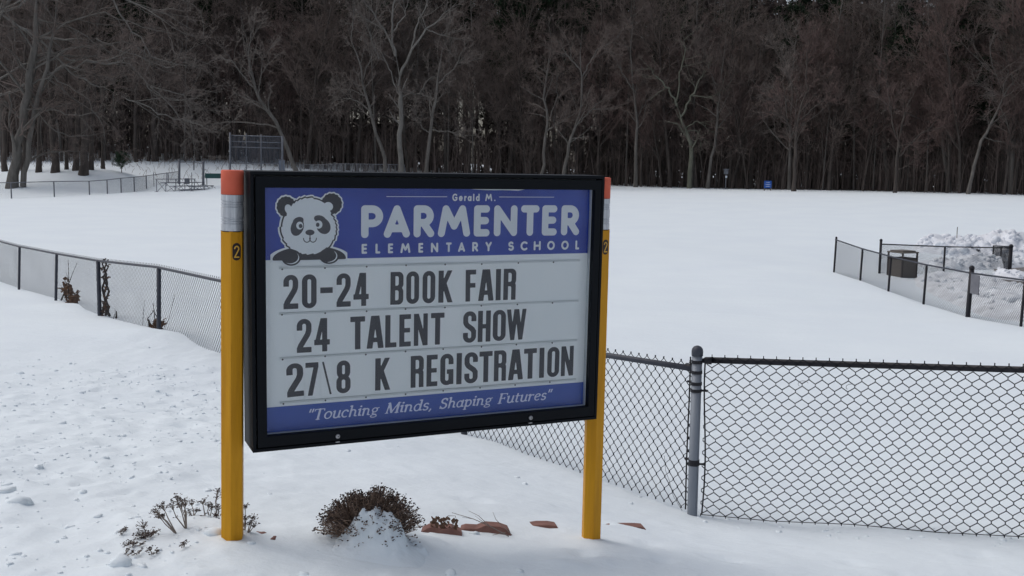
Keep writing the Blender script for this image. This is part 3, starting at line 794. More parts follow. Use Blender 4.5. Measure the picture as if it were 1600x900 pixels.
# footer words, serif italic
def SI(ch):
    A = arc
    thin, th = 0.055, 0.125
    xh = 0.66
    def bowl(cx, rx): return [(A(cx, xh / 2, rx, xh / 2, 20, 200, 12), 0.10), (A(cx, xh / 2, rx, xh / 2, 200, 380, 12), 0.075)]
    d = {
     '"': (0.30, [([(0.06, 1.02), (0.03, 0.74)], 0.085), ([(0.24, 1.02), (0.21, 0.74)], 0.085)]),
     'T': (0.66, [([(0.33, 0), (0.33, 0.97)], th), ([(0.02, 0.97), (0.64, 0.97)], thin + .01), ([(0.02, 0.97), (0.0, 0.80)], thin), ([(0.64, 0.97), (0.66, 0.80)], thin), ([(0.20, 0.0), (0.46, 0.0)], thin)]),
     'o': (0.50, bowl(0.25, 0.22)),
     'u': (0.54, [([(0.02, 0.63), (0.09, xh)] + [(0.09, 0.18)] + A(0.25, 0.18, 0.16, 0.18, 180, 300, 6), th * .85), ([(0.44, xh), (0.42, 0.06), (0.53, 0.04)], th * .85), ([(0.33, 0.04), (0.43, 0.22)], thin)]),
     'c': (0.44, [(A(0.25, xh / 2, 0.22, xh / 2, 60, 300, 14), 0.095), ([(0.37, 0.55), (0.40, 0.54)], 0.11)]),
     'h': (0.56, [([(0.0, 1.0), (0.09, 1.02), (0.09, 0)], th * .85), ([(0.09, 0.42)] + A(0.26, 0.44, 0.16, 0.20, 150, 0, 8) + [(0.42, 0.05), (0.53, 0.03)], th * .75)]),
     'i': (0.22, [([(0.0, 0.60), (0.09, xh), (0.09, 0.05), (0.20, 0.04)], th * .85), ([(0.10, 0.90), (0.10, 0.91)], 0.13)]),
     'n': (0.56, [([(0.0, 0.60), (0.09, xh), (0.09, 0)], th * .85), ([(0.09, 0.42)] + A(0.26, 0.44, 0.16, 0.20, 150, 0, 8) + [(0.42, 0.05), (0.53, 0.03)], th * .75)]),
     'g': (0.50, [(A(0.23, 0.44, 0.17, 0.20, 0, 360, 18), 0.08), ([(0.36, 0.60), (0.50, 0.64)], 0.07), ([(0.16, 0.25), (0.10, 0.12), (0.20, 0.05), (0.38, 0.0)], 0.07), (A(0.23, -0.14, 0.21, 0.13, 0, 360, 18), 0.065)]),
     'M': (0.92, [([(0.12, 0), (0.16, 0.97)], thin + .02), ([(0.17, 0.97), (0.44, 0.05)], th), ([(0.44, 0.05), (0.78, 0.97)], thin + .01), ([(0.80, 0.97), (0.80, 0)], th), ([(0.02, 0), (0.22, 0)], thin), ([(0.68, 0), (0.92, 0)], thin), ([(0.06, 0.97), (0.20, 0.97)], thin), ([(0.78, 0.97), (0.92, 0.97)], thin)]),
     'd': (0.54, [(A(0.23, 0.32, 0.20, 0.33, 20, 380, 18), 0.085), ([(0.32, 1.02), (0.43, 1.02), (0.43, 0.06), (0.53, 0.04)], th * .85)]),
     's': (0.40, [(A(0.20, 0.49, 0.14, 0.17, 30, 250, 10) + A(0.20, 0.16, 0.15, 0.17, 70, -150, 10), 0.095)]),
     ',': (0.22, [([(0.10, 0.05), (0.11, 0.03), (0.04, -0.17)], 0.085)]),
     'S': (0.54, [(A(0.27, 0.75, 0.19, 0.23, 25, 250, 12) + A(0.27, 0.25, 0.21, 0.25, 70, -155, 12), 0.11), ([(0.46, 0.97), (0.46, 0.74)], thin), ([(0.05, 0.0), (0.05, 0.24)], thin)]),
     'a': (0.52, [(A(0.22, 0.30, 0.19, 0.31, 0, 360, 18), 0.085), ([(0.42, xh), (0.40, 0.06), (0.51, 0.04)], th * .85)]),
     'p': (0.54, [([(0.0, 0.60), (0.10, xh), (0.10, -0.30)], th * .85), (A(0.28, 0.32, 0.19, 0.32, 140, -140, 16), 0.09), ([(0.0, -0.30), (0.22, -0.30)], thin)]),
     'F': (0.60, [([(0.16, 0), (0.16, 0.97)], th), ([(0.04, 0.97), (0.60, 0.97)], thin + .01), ([(0.60, 0.97), (0.60, 0.80)], thin), ([(0.16, 0.50), (0.46, 0.50)], thin + .01), ([(0.46, 0.60), (0.46, 0.40)], thin), ([(0.03, 0.0), (0.32, 0.0)], thin)]),
     't': (0.34, [([(0.13, 0.86), (0.12, 0.14)] + A(0.22, 0.14, 0.10, 0.13, 180, 300, 5), th * .8), ([(0.0, 0.64), (0.31, 0.64)], thin + .01)]),
     'r': (0.40, [([(0.0, 0.60), (0.10, xh), (0.10, 0)], th * .85), ([(0.10, 0.42), (0.22, 0.60), (0.36, 0.62)], 0.075), ([(0.34, 0.60), (0.36, 0.58)], 0.11)]),
     'e': (0.46, [([(0.06, 0.30), (0.38, 0.42), (0.40, 0.50)] + A(0.25, 0.34, 0.20, 0.32, 40, 180, 8) + A(0.25, 0.33, 0.20, 0.33, 180, 310, 8), 0.085)]),
    }
    return d[ch]
SI_CACHE = {}
def italic(ch, x, zb, h, parent, m, y, k=1.0):
    if ch not in SI_CACHE:
        wid, st = SI(ch)
        def f(X, Z):
            Xs = X - 0.20 * Z; r = None
            for pts, w in st:
                e = s_poly(Xs, Z, pts, w * 1.22); r = e if r is None else np.minimum(r, e)
            return r
        SI_CACHE[ch] = sdf_mesh("letter", f, -0.22, wid + 0.36, -0.42, 1.12, 30, m)
    o = link("letter", SI_CACHE[ch], parent); o.location = (x, y, zb); o.scale = (h * k * .98, 1, h)
def italic_text(words, h, parent, m, y, zb):
    for txt, u0, u1 in words:
        adv = [SI(c_)[0] + 0.07 for c_ in txt]; tot = sum(adv) - 0.07
        k = (u1 - u0 - 0.15 * h) / (tot * h)
        x = u0
        for c_, a in zip(txt, adv):
            italic(c_, x, zb, h, parent, m, y, k); x += a * h * k
# -------- the two pencil posts
def rsq(w, r, n=4):
    """rounded square outline, centre 0"""
    out = []
    for cx, cy, a0 in ((w / 2 - r, w / 2 - r, 0), (-w / 2 + r, w / 2 - r, 90), (-w / 2 + r, -w / 2 + r, 180), (w / 2 - r, -w / 2 + r, 270)):
        for k in range(n + 1):
            a = rad(a0 + 90 * k / n); out.append((cx + r * math.cos(a), cy + r * math.sin(a)))
    return out
PR = 0.0500
HR = 0.0545            # six sided shaft, one edge turned a little left of the viewer
def prism(rings, m, name, parent, n=36):
    """stacked rings (z, inset) of the round post"""
    V = []; Fc = []
    for z, ins in rings: V += [((PR - ins) * math.cos(2 * PI * k / n), (PR - ins) * math.sin(2 * PI * k / n), z) for k in range(n)]
    for i in range(len(rings) - 1):
        for k in range(n):
            k2 = (k + 1) % n; Fc.append((i * n + k, i * n + k2, (i + 1) * n + k2, (i + 1) * n + k))
    Fc.append(tuple(reversed(range(n)))); Fc.append(tuple((len(rings) - 1) * n + k for k in range(n)))
    me = mesh(name, V, Fc, m); me.polygons.foreach_set("use_smooth", [len(p.vertices) == 4 and len(rings) < 4 for p in me.polygons])
    return link(name, me, parent)
def hexshaft(z0, z1, m, name, parent):
    pts = []
    for k in range(6):
        th = rad(-17 + 60 * k)
        for d_ in (-1, -.4, .4, 1):                      # softened edges
            rr_ = HR * (1 - 0.0035 - 0.018 * abs(d_)); t2 = th + rad(2.6 * d_); pts.append((rr_ * math.sin(t2), -rr_ * math.cos(t2)))
    n = len(pts); V = [(x, y, z0) for x, y in pts] + [(x, y, z1) for x, y in pts]
    Fc = [(k, (k + 1) % n, n + (k + 1) % n, n + k) for k in range(n)] + [tuple(reversed(range(n))), tuple(range(n, 2 * n))]
    return link(name, mesh(name, V, Fc, m), parent)
for side, ucen, rot in (("L", -0.0560, 0.0125), ("R", 1.8355, -0.006)):
    ps = hexshaft(-2.20, -0.2716, M["yellow_paint"], "pencil_post", sign)
    ps.location = (ucen, 0.12, 0 if side == "L" else -0.012)
    ps.rotation_euler = (0, rot, 0)
    sput(ps)
    prism([(-0.1075, 0.0), (-0.004, 0.0), (0.001, 0.004)], M["eraser_red"], "eraser", ps)
    rg = [(-0.2715, 0.0005)]
    def grp(z0):
        for k in range(3):
            zz = z0 + k * 0.0115
            rg.extend([(zz, 0.0), (zz + 0.002, 0.0035), (zz + 0.0055, 0.0035), (zz + 0.0075, 0.0)])
    grp(-0.240); grp(-0.165); rg.append((-0.109, 0.0))
    prism(rg, M["ferrule_metal"], "ferrule", ps)
    prism([(-0.1095, 0.002), (-0.1074, 0.002)], M["gasket"], "seam", ps); prism([(-0.2735, -0.0008), (-0.2700, -0.0008)], M["gasket"], "seam", ps)
    b0 = sdf_mesh("number_badge", lambda X, Z: s_box(X, Z, -0.0195, 0.0195, -0.0395, 0.0395, 0.0193), -0.022, 0.022, -0.042, 0.042, 24, M["badge_black"])
    ap_ = HR * math.cos(rad(30)); fa = rad(13)
    bo = link("number_badge", b0, ps); bo.location = ((ap_ + .0005) * math.sin(fa), -(ap_ + .0005) * math.cos(fa), -0.362); bo.rotation_euler = (0, 0, fa)
    st2 = [arc(0, 0.013, 0.0095, 0.0115, 170, -20, 14) + [(-0.0095, -0.0245), (0.0105, -0.0245)]]
    b1 = sdf_mesh("badge_number", skel_fn(st2, 0.0062), -0.016, 0.016, -0.032, 0.032, 24, M["badge_yellow"])
    n2 = link("badge_number", b1, ps); n2.location = ((ap_ + .0015) * math.sin(fa), -(ap_ + .0015) * math.cos(fa), -0.362); n2.rotation_euler = (0, 0, fa)
italic_text([('"Touching', 0.262, 0.612), ("Minds,", 0.640, 0.892), ("Shaping", 0.921, 1.208), ('Futures"', 1.236, 1.545)], 0.050, footer, M["footer_white"], YB - 0.0030, -1.1605)
# the clear pane of the door
q = MB(); q.box((OU0 - 0.01, 0.0310, OZ0 - 0.01), (OU1 + 0.01, 0.0345, OZ1 + 0.01))
pane = q.build("clear_pane", M["pane"], door)
print("sign done", round(time.time() - T0, 1))

# ------------------------------------------------------------------ chain link fences
def vert_plane(A, B, px, py):
    A = Vector(A[:3]); B = Vector(B[:3]); d = ray(px, py); n = Vector((B.x - A.x, B.y - A.y, 0)).cross(Vector((0, 0, 1)))
    t = (A - Vector((0, 0, CAM_Z))).dot(n) / d.dot(n)
    return Vector((0, 0, CAM_Z)) + d * t
def root_at(name, p, *a, **k): return empty(name, p, *a, **k)
def wchild(o, root):                          # mesh written in world coordinates becomes a part of root
    o.parent = root; o.location = Vector(o.location) - Vector(root.location); return o
def chain(root, pts, p=0.085, h=0.068, r=0.0022, sides=4, m=None, amp=0.0, name="chain_link_mesh", seed=0.0, yoff=0.0, knuckle=0.0, r2=None):
    """pts: list of (x,y,zbottom,ztop) along the run"""
    pts = np.array(pts, float); seg = np.hypot(np.diff(pts[:, 0]), np.diff(pts[:, 1])); run = np.r_[0, np.cumsum(seg)]
    L = run[-1]; n = int(L / (p / 2)); nJ = int(round((pts[:, 3] - pts[:, 2]).mean() / (h / 2)))
    i = np.arange(n)[:, None]; j = np.arange(nJ + 1)[None, :]
    left = ((i + j) % 2 == 0)
    s = (i + (~left)) * p / 2.0 + 0 * j
    fz = j / nJ + 0 * i
    dx = amp * fbm(s * 1.3 + seed, fz * 2.2 + 3, 3); dz = amp * 0.9 * fbm(s * 1.1 + 40 + seed, fz * 2.5, 3); dy = amp * 2.4 * fbm(s * 0.7 + 80 + seed, fz * 1.2, 2)
    s2 = s + dx * np.sin(np.clip(fz, 0, 1) * PI)
    x = np.interp(s2, run, pts[:, 0]); y = np.interp(s2, run, pts[:, 1]); zb = np.interp(s2, run, pts[:, 2]); zt = np.interp(s2, run, pts[:, 3])
    T = np.array([pts[-1, 0] - pts[0, 0], pts[-1, 1] - pts[0, 1]]); T /= np.hypot(*T); Nn = (-T[1], T[0])
    w = np.where(left, r, -r) + dy * np.sin(np.clip(fz, 0, 1) * PI) + yoff
    P = np.stack([x + Nn[0] * w, y + Nn[1] * w, zb + (zt - zb) * fz + dz * np.sin(fz * PI)], -1)
    if knuckle:                                # short upright twist where neighbouring wires hook together
        up_ = np.zeros_like(P); up_[..., 2] = h / 2 * knuckle
        P = np.stack([P - up_, P + up_], 2).reshape(P.shape[0], -1, 3)
    rr_w = np.full(P.shape[:2], r) if r2 is None else np.broadcast_to(np.linspace(0, 1, n)[:, None] ** .5 * (r2 - r) + r, P.shape[:2])
    V, Fc = tubes_np(P, rr_w, sides)
    o = link(name, np_mesh(name, [(V, Fc, 0)], m, smooth=True)); wchild(o, root); return o
def post(root, b, t, r, m, name="post", cap=True, n=12):
    q = MB(); b = Vector(b); t = Vector(t)
    q.tube([b - Vector((0, 0, 0.25)), b, t], r, n, cap=True)
    o = q.build(name, m, None, smooth=False); wchild(o, root)
    o.data.polygons.foreach_set("use_smooth", [len(f.vertices) == 4 for f in o.data.polygons])
    if cap:
        k = MB(); k.lathe([(r * 1.12, -0.03), (r * 1.15, 0.0), (r * 1.05, r * 0.5), (r * 0.7, r * 0.95), (r * 0.2, r * 1.15)], n)
        ko = k.build("post_cap", m if m is not M["galvanised"] else M["dark_post"], None, smooth=True); ko.parent = o; ko.location = t
    return o
def rail(root, pts, r, m, name="top_rail"):
    q = MB(); q.tube(pts, r, 10); o = q.build(name, m, None, smooth=True); return wchild(o, root)

# left run, dropping away down the bank
FA, FB = Vector((1.3055, 7.0, 0.96)), Vector((-12.479, 25.8, 0.18))
rowsA = [(1078, 799, 571), (945, 752, 551), (728, 680, 510), (500, 606, 466), (343, 553, 437), (250, 519, 417), (155, 492, 407), (90, 467, 396), (32, 451, 385), (0, 440, 376.5)]
ptsA = []
for px, pb, pt in rowsA:
    a = vert_plane(FA, FB, px, pb); t = vert_plane(FA, FB, px, pt); ptsA.append((a.x, a.y, a.z, t.z))
dA = (FB - FA); dA.z = 0; dA.normalize()
e = ptsA[-1]
for k in (3, 6, 9): ptsA.append((e[0] + dA.x * k, e[1] + dA.y * k, gsurf(e[0] + dA.x * k, e[1] + dA.y * k), e[3] - 0.05 * k))
fenceA = root_at("chain_link_fence", (FA.x, FA.y, FA.z), "long weathered chain link fence running behind the sign to the left edge", "fence")
chain(fenceA, [(x, y, zb + 0.01, zt + 0.032) for x, y, zb, zt in ptsA], m=M["wire_black"], amp=0.012, p=0.0865, h=0.090, r=0.0032, r2=0.0013, knuckle=0.17)
rail(fenceA, [(x - dA.y * 0.02, y + dA.x * 0.02, zt - 0.012) for x, y, zb, zt in ptsA], 0.021, M["dark_post"])
for px, r in ((728, .03), (560, .03), (355, .03), (250, .036), (155, .040), (90, .031), (32, .031)):
    xs_ = [q[0] for q in rowsA]
    pb = np.interp(px, xs_[::-1], [q[1] for q in rowsA][::-1]); pt = np.interp(px, xs_[::-1], [q[2] for q in rowsA][::-1])
    b = vert_plane(FA, FB, px, pb); t = vert_plane(FA, FB, px, pt)
    off2 = Vector((-dA.y * 0.02, dA.x * 0.02, 0))
    lean = {155: (0.03, 0, 0), 90: (-0.02, 0, 0), 32: (-0.02, 0, 0)}.get(px, (0, 0, 0))
    post(fenceA, b - Vector((0, 0, 0.06)) + off2 + Vector(lean), t + off2 + Vector((0, 0, 0.0)), r, M["dark_post"], cap=False)
for i in range(2): post(fenceA, Vector((ptsA[-3 + i][0], ptsA[-3 + i][1], ptsA[-3 + i][2])), Vector((ptsA[-3 + i][0], ptsA[-3 + i][1], ptsA[-3 + i][3])), 0.031, M["dark_post"], cap=False)

# near right run with the thick corner post
GA, GB = at(1081.5, 806, 7.0), at(1600, 842, 6.55)
GT, GU_ = at(1100, 562, 7.0), at(1600, 578, 6.55)
fenceB = root_at("chain_link_fence", tuple(GA), "black chain link fence in the right foreground with a thick grey domed corner post", "fence")
dB = (GB - GA); dB.z = 0; LB = dB.length; dB.normalize()
slb = (GB.z - GA.z) / LB; slt = (GU_.z - GT.z) / LB
def Bp(s, z0): return Vector((GA.x + dB.x * s, GA.y + dB.y * s, z0))
ptsB = [(Bp(s, 0).x, Bp(s, 0).y, GA.z + slb * s + 0.01, GT.z + slt * s + 0.030) for s in (0.058, LB * .25, LB * .5, LB * .75, LB, LB * 2, 9.0)]
for k, dzz in ((1, -0.012), (2, 0.004), (3, -0.01)): 
    q = list(ptsB[k]); q[2] += dzz; ptsB[k] = tuple(q)
chain(fenceB, ptsB, m=M["wire_black"], amp=0.015, p=0.0865, h=0.093, r=0.0036, sides=5, seed=7, knuckle=0.17)
# selvage tension wire at the bottom
rail(fenceB, [Vector((q[0], q[1], q[2] + 0.004)) for q in ptsB[:5]], 0.0028, M["wire_black"], "bottom_wire")
rail(fenceB, [Bp(0.06, GT.z + slt * 0.06 - 0.005) + Vector((-dB.y, dB.x, 0)) * 0.022, Bp(9.0, GT.z + slt * 9 - 0.005) + Vector((-dB.y, dB.x, 0)) * 0.022], 0.0215, M["rail_black"])
cp = post(fenceB, GA - Vector((0, 0, 0.02)), Vector((GA.x, GA.y, at(1087, 549, 7.0).z)), 0.0355, M["galvanised"], "corner_post", n=20)
for s in (3.05, 6.1):
    b = Bp(s, GA.z + slb * s); post(fenceB, b + Vector((-dB.y, dB.x, 0)) * 0.022, Vector((b.x, b.y, GT.z + slt * s)), 0.03, M["galvanised"])
# tension bars and bands
def band(z, dirn, w=0.046):
    q = MB(); q.lathe([(0.0375, -0.011), (0.0395, -0.011), (0.0395, 0.011), (0.0375, 0.011)], 18, c=(GA.x, GA.y, z))
    a = Vector((GA.x, GA.y, z)) + dirn * 0.036; b = Vector((GA.x, GA.y, z)) + dirn * (0.036 + w)
    side_ = Vector((-dirn.y, dirn.x, 0))
    q.tube([a, b], 0.0085, 6); q.tube([b - dirn * 0.012 - side_ * 0.018, b - dirn * 0.012 + side_ * 0.018], 0.006, 6)
    o = q.build("tension_band", M["rail_black"]); wchild(o, fenceB)
zt_ = at(1087, 549, 7.0).z
for dz_, dr in ((-0.225, dA * 1.0), (-0.275, dB), (-0.78, dA), (-0.80, dB), (-0.072, dB), (-0.145, dA)):
    band(zt_ + dz_, dr)
for dr, tt, bb, wob in ((dB, GT.z + 0.02, GA.z + 0.02, 0.012), (dA, GT.z + 0.01, GA.z + 0.03, 0.004)):
    q = MB(); pp = []
    for k in range(13):
        f_ = k / 12; c0 = Vector((GA.x, GA.y, 0)) + dr * (0.066 + wob * math.sin(f_ * PI * 1.7)); pp.append(Vector((c0.x, c0.y, bb + (tt - bb) * f_)))
    q.tube(pp, 0.0055, 6); wchild(q.build("tension_bar", M["rail_black"], smooth=True), fenceB)
for dr, zz in ((dB, GT.z - 0.003), (dA, ptsA[0][3] - 0.01)):
    q = MB(); c0 = Vector((GA.x, GA.y, zz)); q.tube([c0 + dr * 0.035, c0 + dr * 0.06, c0 + dr * 0.10], [0.012, 0.024, 0.0265], 12); wchild(q.build("rail_end_cup", M["rail_black"], smooth=True), fenceB)
# a few loose wire ends
q = MB()
for (px, py) in ((1330, 605), (1255, 600), (1150, 570)):
    c0 = at(px, py, 6.85); pp = [c0 + Vector((0.035 * math.cos(a), 0, 0.022 * math.sin(a))) for a in np.linspace(0.3, 3.9, 9)]; q.tube(pp, 0.0017, 4)
wchild(q.build("loose_wire", M["wire_black"], smooth=True), fenceB)
# stray wire hanging on the left run beside the corner
pp = [vert_plane(FA, FB, *c) for c in ((1038, 712), (1040, 735), (1046, 752), (1052, 775), (1066, 798))]
q = MB(); q.tube(pp, 0.0017, 4); wchild(q.build("loose_wire", M["wire_black"], smooth=True), fenceA)

# black fences at the parking lot
def lineC(k): Y = 13.6 / (k + 0.0625); return Y
def Cp(px, py): return at(px, py, lineC((px - 800) / 1600))
rowsC = [(1303, 425, 374), (1344, 439, 388), (1388, 455, 400), (1443, 474, 413), (1512, 496, 426), (1595, 510, 437)]
ptsC = [(Cp(px, pb).x, Cp(px, pb).y, Cp(px, pb).z, Cp(px, pt).z) for px, pb, pt in rowsC]
e0, e1 = np.array(ptsC[-2]), np.array(ptsC[-1])
ptsC += [tuple(e1 + (e1 - e0)), tuple(e1 + 2 * (e1 - e0))]
fenceC = root_at("chain_link_fence", ptsC[0][:3], "black chain link fence in front of the litter bin, reaching the right edge", "fence")
chain(fenceC, [(x, y, zb, zt + 0.02) for x, y, zb, zt in ptsC], m=M["wire_black"], p=0.0865, h=0.092, r=0.0036, sides=3, amp=0.006)
rail(fenceC, [(x, y, zt - 0.01) for x, y, zb, zt in ptsC], 0.021, M["dark_post"])
for i, (x, y, zb, zt) in enumerate(ptsC):
    big = i == 4
    post(fenceC, (x, y, zb - 0.04), (x + (0.03 if i < 6 else 0), y, zt + (0.12 if big else 0.06 if i in (0, 5) else 0.0)), 0.062 if big else 0.034, M["rail_black"], n=12, cap=i in (0, 4, 5))
rowsD = [(1374, 427, 381, 36.7), (1474, 429, 385, 39.8), (1577, 428, 387, 42.0)]
ptsD = [(at(px, pb, Y).x, at(px, pb, Y).y, at(px, pb, Y).z, at(px, pt, Y).z) for px, pb, pt, Y in rowsD]
fenceD = root_at("chain_link_fence", ptsD[0][:3], "short black chain link fence behind the litter bin ending at the open gate", "fence")
chain(fenceD, [(x, y, zb, zt + 0.02) for x, y, zb, zt in ptsD], m=M["wire_black"], p=0.0865, h=0.092, r=0.0044, sides=3, amp=0.006)
rail(fenceD, [(x, y, zt - 0.01) for x, y, zb, zt in ptsD], 0.022, M["rail_black"])
for i, (x, y, zb, zt) in enumerate(ptsD):
    post(fenceD, (x, y, zb - 0.04), (x, y, zt + (0.13 if i == 0 else 0.06 if i == 2 else 0)), (0.045, 0.036, 0.075)[i], M["rail_black"], cap=i != 1)
g0, g1 = at(1576, 426, 42.3), at(1550, 420, 47.5)
gate = root_at("chain_link_gate", tuple(g0), "narrow black gate swung open behind the short black fence near the parking lot", "gate")
gh = 1.1
for f_ in (0.03, 0.5, 1.0):
    b = g0.lerp(g1, f_); post(gate, b, b + Vector((0, 0, gh)), 0.03, M["rail_black"], "gate_upright", cap=False)
for z_ in (0.12, gh - 0.02): rail(gate, [g0 + Vector((0, 0, z_)), g1 + Vector((0, 0, z_))], 0.024, M["rail_black"], "gate_rail")
chain(gate, [(g0.x, g0.y, g0.z + .12, g0.z + gh - 0.02), (g1.x, g1.y, g1.z + .12, g1.z + gh - 0.02)], m=M["wire_black"], r=0.0024, sides=3)
print("fences", round(time.time() - T0, 1))

# grey notice board on the black fence
b0, b1 = Cp(1521, 428), Cp(1534, 430)
zc = Cp(1521, 458).z
nb = root_at("notice_board", (b0.x, b0.y, zc), "small grey board fixed to the black fence beside the thick black post", "board")
q = MB(); dv = Vector((b1.x - b0.x, b1.y - b0.y, 0)); nn = Vector((-dv.y, dv.x, 0)).normalized() * 0.02
o3_ = Vector((b0.x, b0.y, 0)) - nn * 2.2
V = [o3_ + Vector((0, 0, zc)), o3_ + dv + Vector((0, 0, zc)), o3_ + dv + Vector((0, 0, b0.z)), o3_ + Vector((0, 0, b0.z))]
V = V + [v - nn for v in V]
q.add(V, [(0, 1, 2, 3), (7, 6, 5, 4), (0, 4, 5, 1), (1, 5, 6, 2), (2, 6, 7, 3), (3, 7, 4, 0)]); wchild(q.build("board_face", M["sign_grey"]), nb)
q = MB()
for f_, z_ in ((0.5, .12), (0.5, 0.88)):
    c0 = o3_ + dv * f_ + Vector((0, 0, zc + (b0.z - zc) * z_)) + nn * 0.2; q.tube([c0 - nn, c0 + nn * 0.3], 0.035, 8)
wchild(q.build("bolt", M["bin_dark"]), nb)

# litter bin
bp_ = at(1409, 429, 36.0)
bin_ = empty("litter_bin", (bp_.x, bp_.y, gsurf(bp_.x, bp_.y) - 0.05), "square brown litter bin with a flat hood standing between the two black fences", "bin")
bin_.rotation_euler = (0, 0, rad(24))
w = 0.34
q = MB(); q.box((-w, -w, 0), (w, w, 0.66)); q.build("bin_body", M["bin_brown"], bin_, bevel=0.012)
for sx in (-1, 1):
    for sy in (-1, 1):
        q = MB(); q.box((sx * w * 0.98 - 0.025, sy * w * 0.98 - 0.025, 0.02), (sx * w * 0.98 + 0.025, sy * w * 0.98 + 0.025, 0.90)); q.build("corner_bar", M["bin_dark"], bin_)
q = MB(); q.box((-w * 0.98, -w * 0.98, 0.661), (w * 0.98, w * 0.98, 0.73)); q.build("bin_rim", M["bin_dark"], bin_)
q = MB(); q.box((-w * 1.12, -w * 1.12, 0.901), (w * 1.12, w * 1.12, 0.945)); q.box((-w * 0.9, -w * 0.9, 0.946), (w * 0.9, w * 0.9, 0.985)); q.build("hood", M["bin_brown"], bin_, bevel=0.015)
q = MB()
for k in range(7):
    q.lathe([(0.05, 0.0), (0.07, 0.04), (0.04, 0.08)], 7, c=(random.Random(k).uniform(-.2, .2), random.Random(k + 9).uniform(-.2, .2), 0.70))
# snow banks pushed up by the plough
def bank(name, poly, H, label, m, n=70, nv=34, sc_=1.0, seed=0):
    """poly: centre line [(x,y,halfwidth)], H height"""
    P = np.array(poly, float); t = np.linspace(0, 1, n); tt = np.linspace(0, 1, len(P))
    cx, cy, hw = np.interp(t, tt, P[:, 0]), np.interp(t, tt, P[:, 1]), np.interp(t, tt, P[:, 2])
    dx, dy = np.gradient(cx), np.gradient(cy); L = np.hypot(dx, dy); nxx, nyy = -dy / L, dx / L
    v = np.linspace(-1, 1, nv)
    X = cx[:, None] + nxx[:, None] * hw[:, None] * v; Y = cy[:, None] + nyy[:, None] * hw[:, None] * v
    prof = np.clip(1 - v[None] ** 2, 0, 1) ** 0.8 * np.clip(np.minimum(t, 1 - t)[:, None] * 9, 0, 1) ** 0.6
    no = 0.75 + 0.9 * fbm(X * 0.7 + seed, Y * 0.7, 3)
    chunk = 1 - 2 * np.abs(fbm(X * 2.1 + seed, Y * 2.1 + 5, 3))
    G = np.vectorize(gsurf)(X, Y)
    Z = G - 0.05 + 0.78 * (prof * H * no + prof ** 0.5 * H * 0.5 * chunk)
    id2 = np.arange(n * nv).reshape(n, nv)
    Fc = np.stack([id2[:-1, :-1], id2[1:, :-1], id2[1:, 1:], id2[:-1, 1:]], -1).reshape(-1, 4)
    parts_ = [(np.stack([X, Y, Z], -1).reshape(-1, 3), Fc, 0)]
    rg_ = random.Random(seed + 1)
    for i in range(int(n * 2.2)):
        a = rg_.randrange(2, n - 2); b = rg_.randrange(3, nv - 3)
        Vb, Fb = rg_.choice(BL); r = 0.03 + 0.19 * rg_.random() ** 2.0 * H
        parts_.append((Vb * (r * rg_.uniform(.8, 1.4), r, r * .8) + (X[a, b], Y[a, b], Z[a, b]), Fb, 0))
    o = link(name, np_mesh(name, parts_, m, smooth=False))
    return tag(o, label, "snow bank")
p1, p2, p3, p4 = at(1462, 384, 49), at(1530, 382, 50), at(1600, 383, 50), at(1690, 386, 50)
bank("snow_bank", [(p1.x, p1.y, 1.0), (p1.x * .5 + p2.x * .5, 49.8, 2.4), (p2.x, p2.y, 2.8), (p3.x, p3.y, 2.8), (p4.x, p4.y, 2.5)], 1.05, "lumpy ridge of ploughed snow beyond the short black fence and the gate", M["dirty_snow"], n=120, seed=3)
bank("snow_bank", [(15.2, 35.5, 1.2), (15.0, 33, 1.9), (14.6, 30, 1.8), (14.3, 27, 1.8), (14.6, 23, 1.4)], 0.50, "low dirty heap of ploughed snow just behind the front black fence", M["ploughed_snow"], n=110, nv=44, seed=9)
bank("snow_bank", [(18.6, 39.5, .8), (19.6, 38.9, 1.3), (21.0, 38.5, 1.2), (22.5, 38.0, 0.8)], 0.42, "small pile of snow at the foot of the open gate", M["dirty_snow"], n=60, seed=15)
bank("snow_bank", [(17.5, 43.3, 1.0), (20.3, 44.5, 1.1), (23.4, 46.0, .9)], 0.50, "heap of grey broken snow behind the short black fence", M["ploughed_snow"], n=90, seed=21)
mp = at(1495, 372, 50.5)
tag(MB().tube([Vector((0, 0, -0.3)), Vector((0, 0, 0.55))], 0.02, 8).build("marker_stake", M["wood_post"]), "thin stake poking out of the ridge of ploughed snow", "stake").location = (mp.x, mp.y, mp.z)

# ------------------------------------------------------------------ ball field things on the left
rF = [(18, 310, 285.5, 84), (85, 308, 283.5, 86), (140, 306, 283, 90), (168, 304.5, 281, 92), (189.5, 302.5, 278.5, 94), (210, 300, 276.8, 98), (229, 296, 274.8, 103), (263, 291, 270, 109), (279.5, 288, 268, 114)]
ptsF = [(at(a, b, Y).x, at(a, b, Y).y, at(a, b, Y).z, at(a, t, Y).z) for a, b, t, Y in rF]
x0_, y0_, z0_, z1_ = ptsF[0]
ptsF = [(x0_ - 9, y0_ - 2, z0_, z1_)] + ptsF
fenceF = root_at("chain_link_fence", ptsF[1][:3], "distant low grey chain link fence at far left beside the bleachers", "fence")
chain(fenceF, ptsF, p=0.15, h=0.13, r=0.0042, sides=3, m=M["far_mesh"])
rail(fenceF, [(x, y, zt) for x, y, zb, zt in ptsF], 0.035, M["far_metal"])
for i, (x, y, zb, zt) in enumerate(ptsF):
    post(fenceF, (x, y, min(zb, gsurf(x, y))), (x, y, zt), 0.055, M["far_metal"], cap=False, n=8)
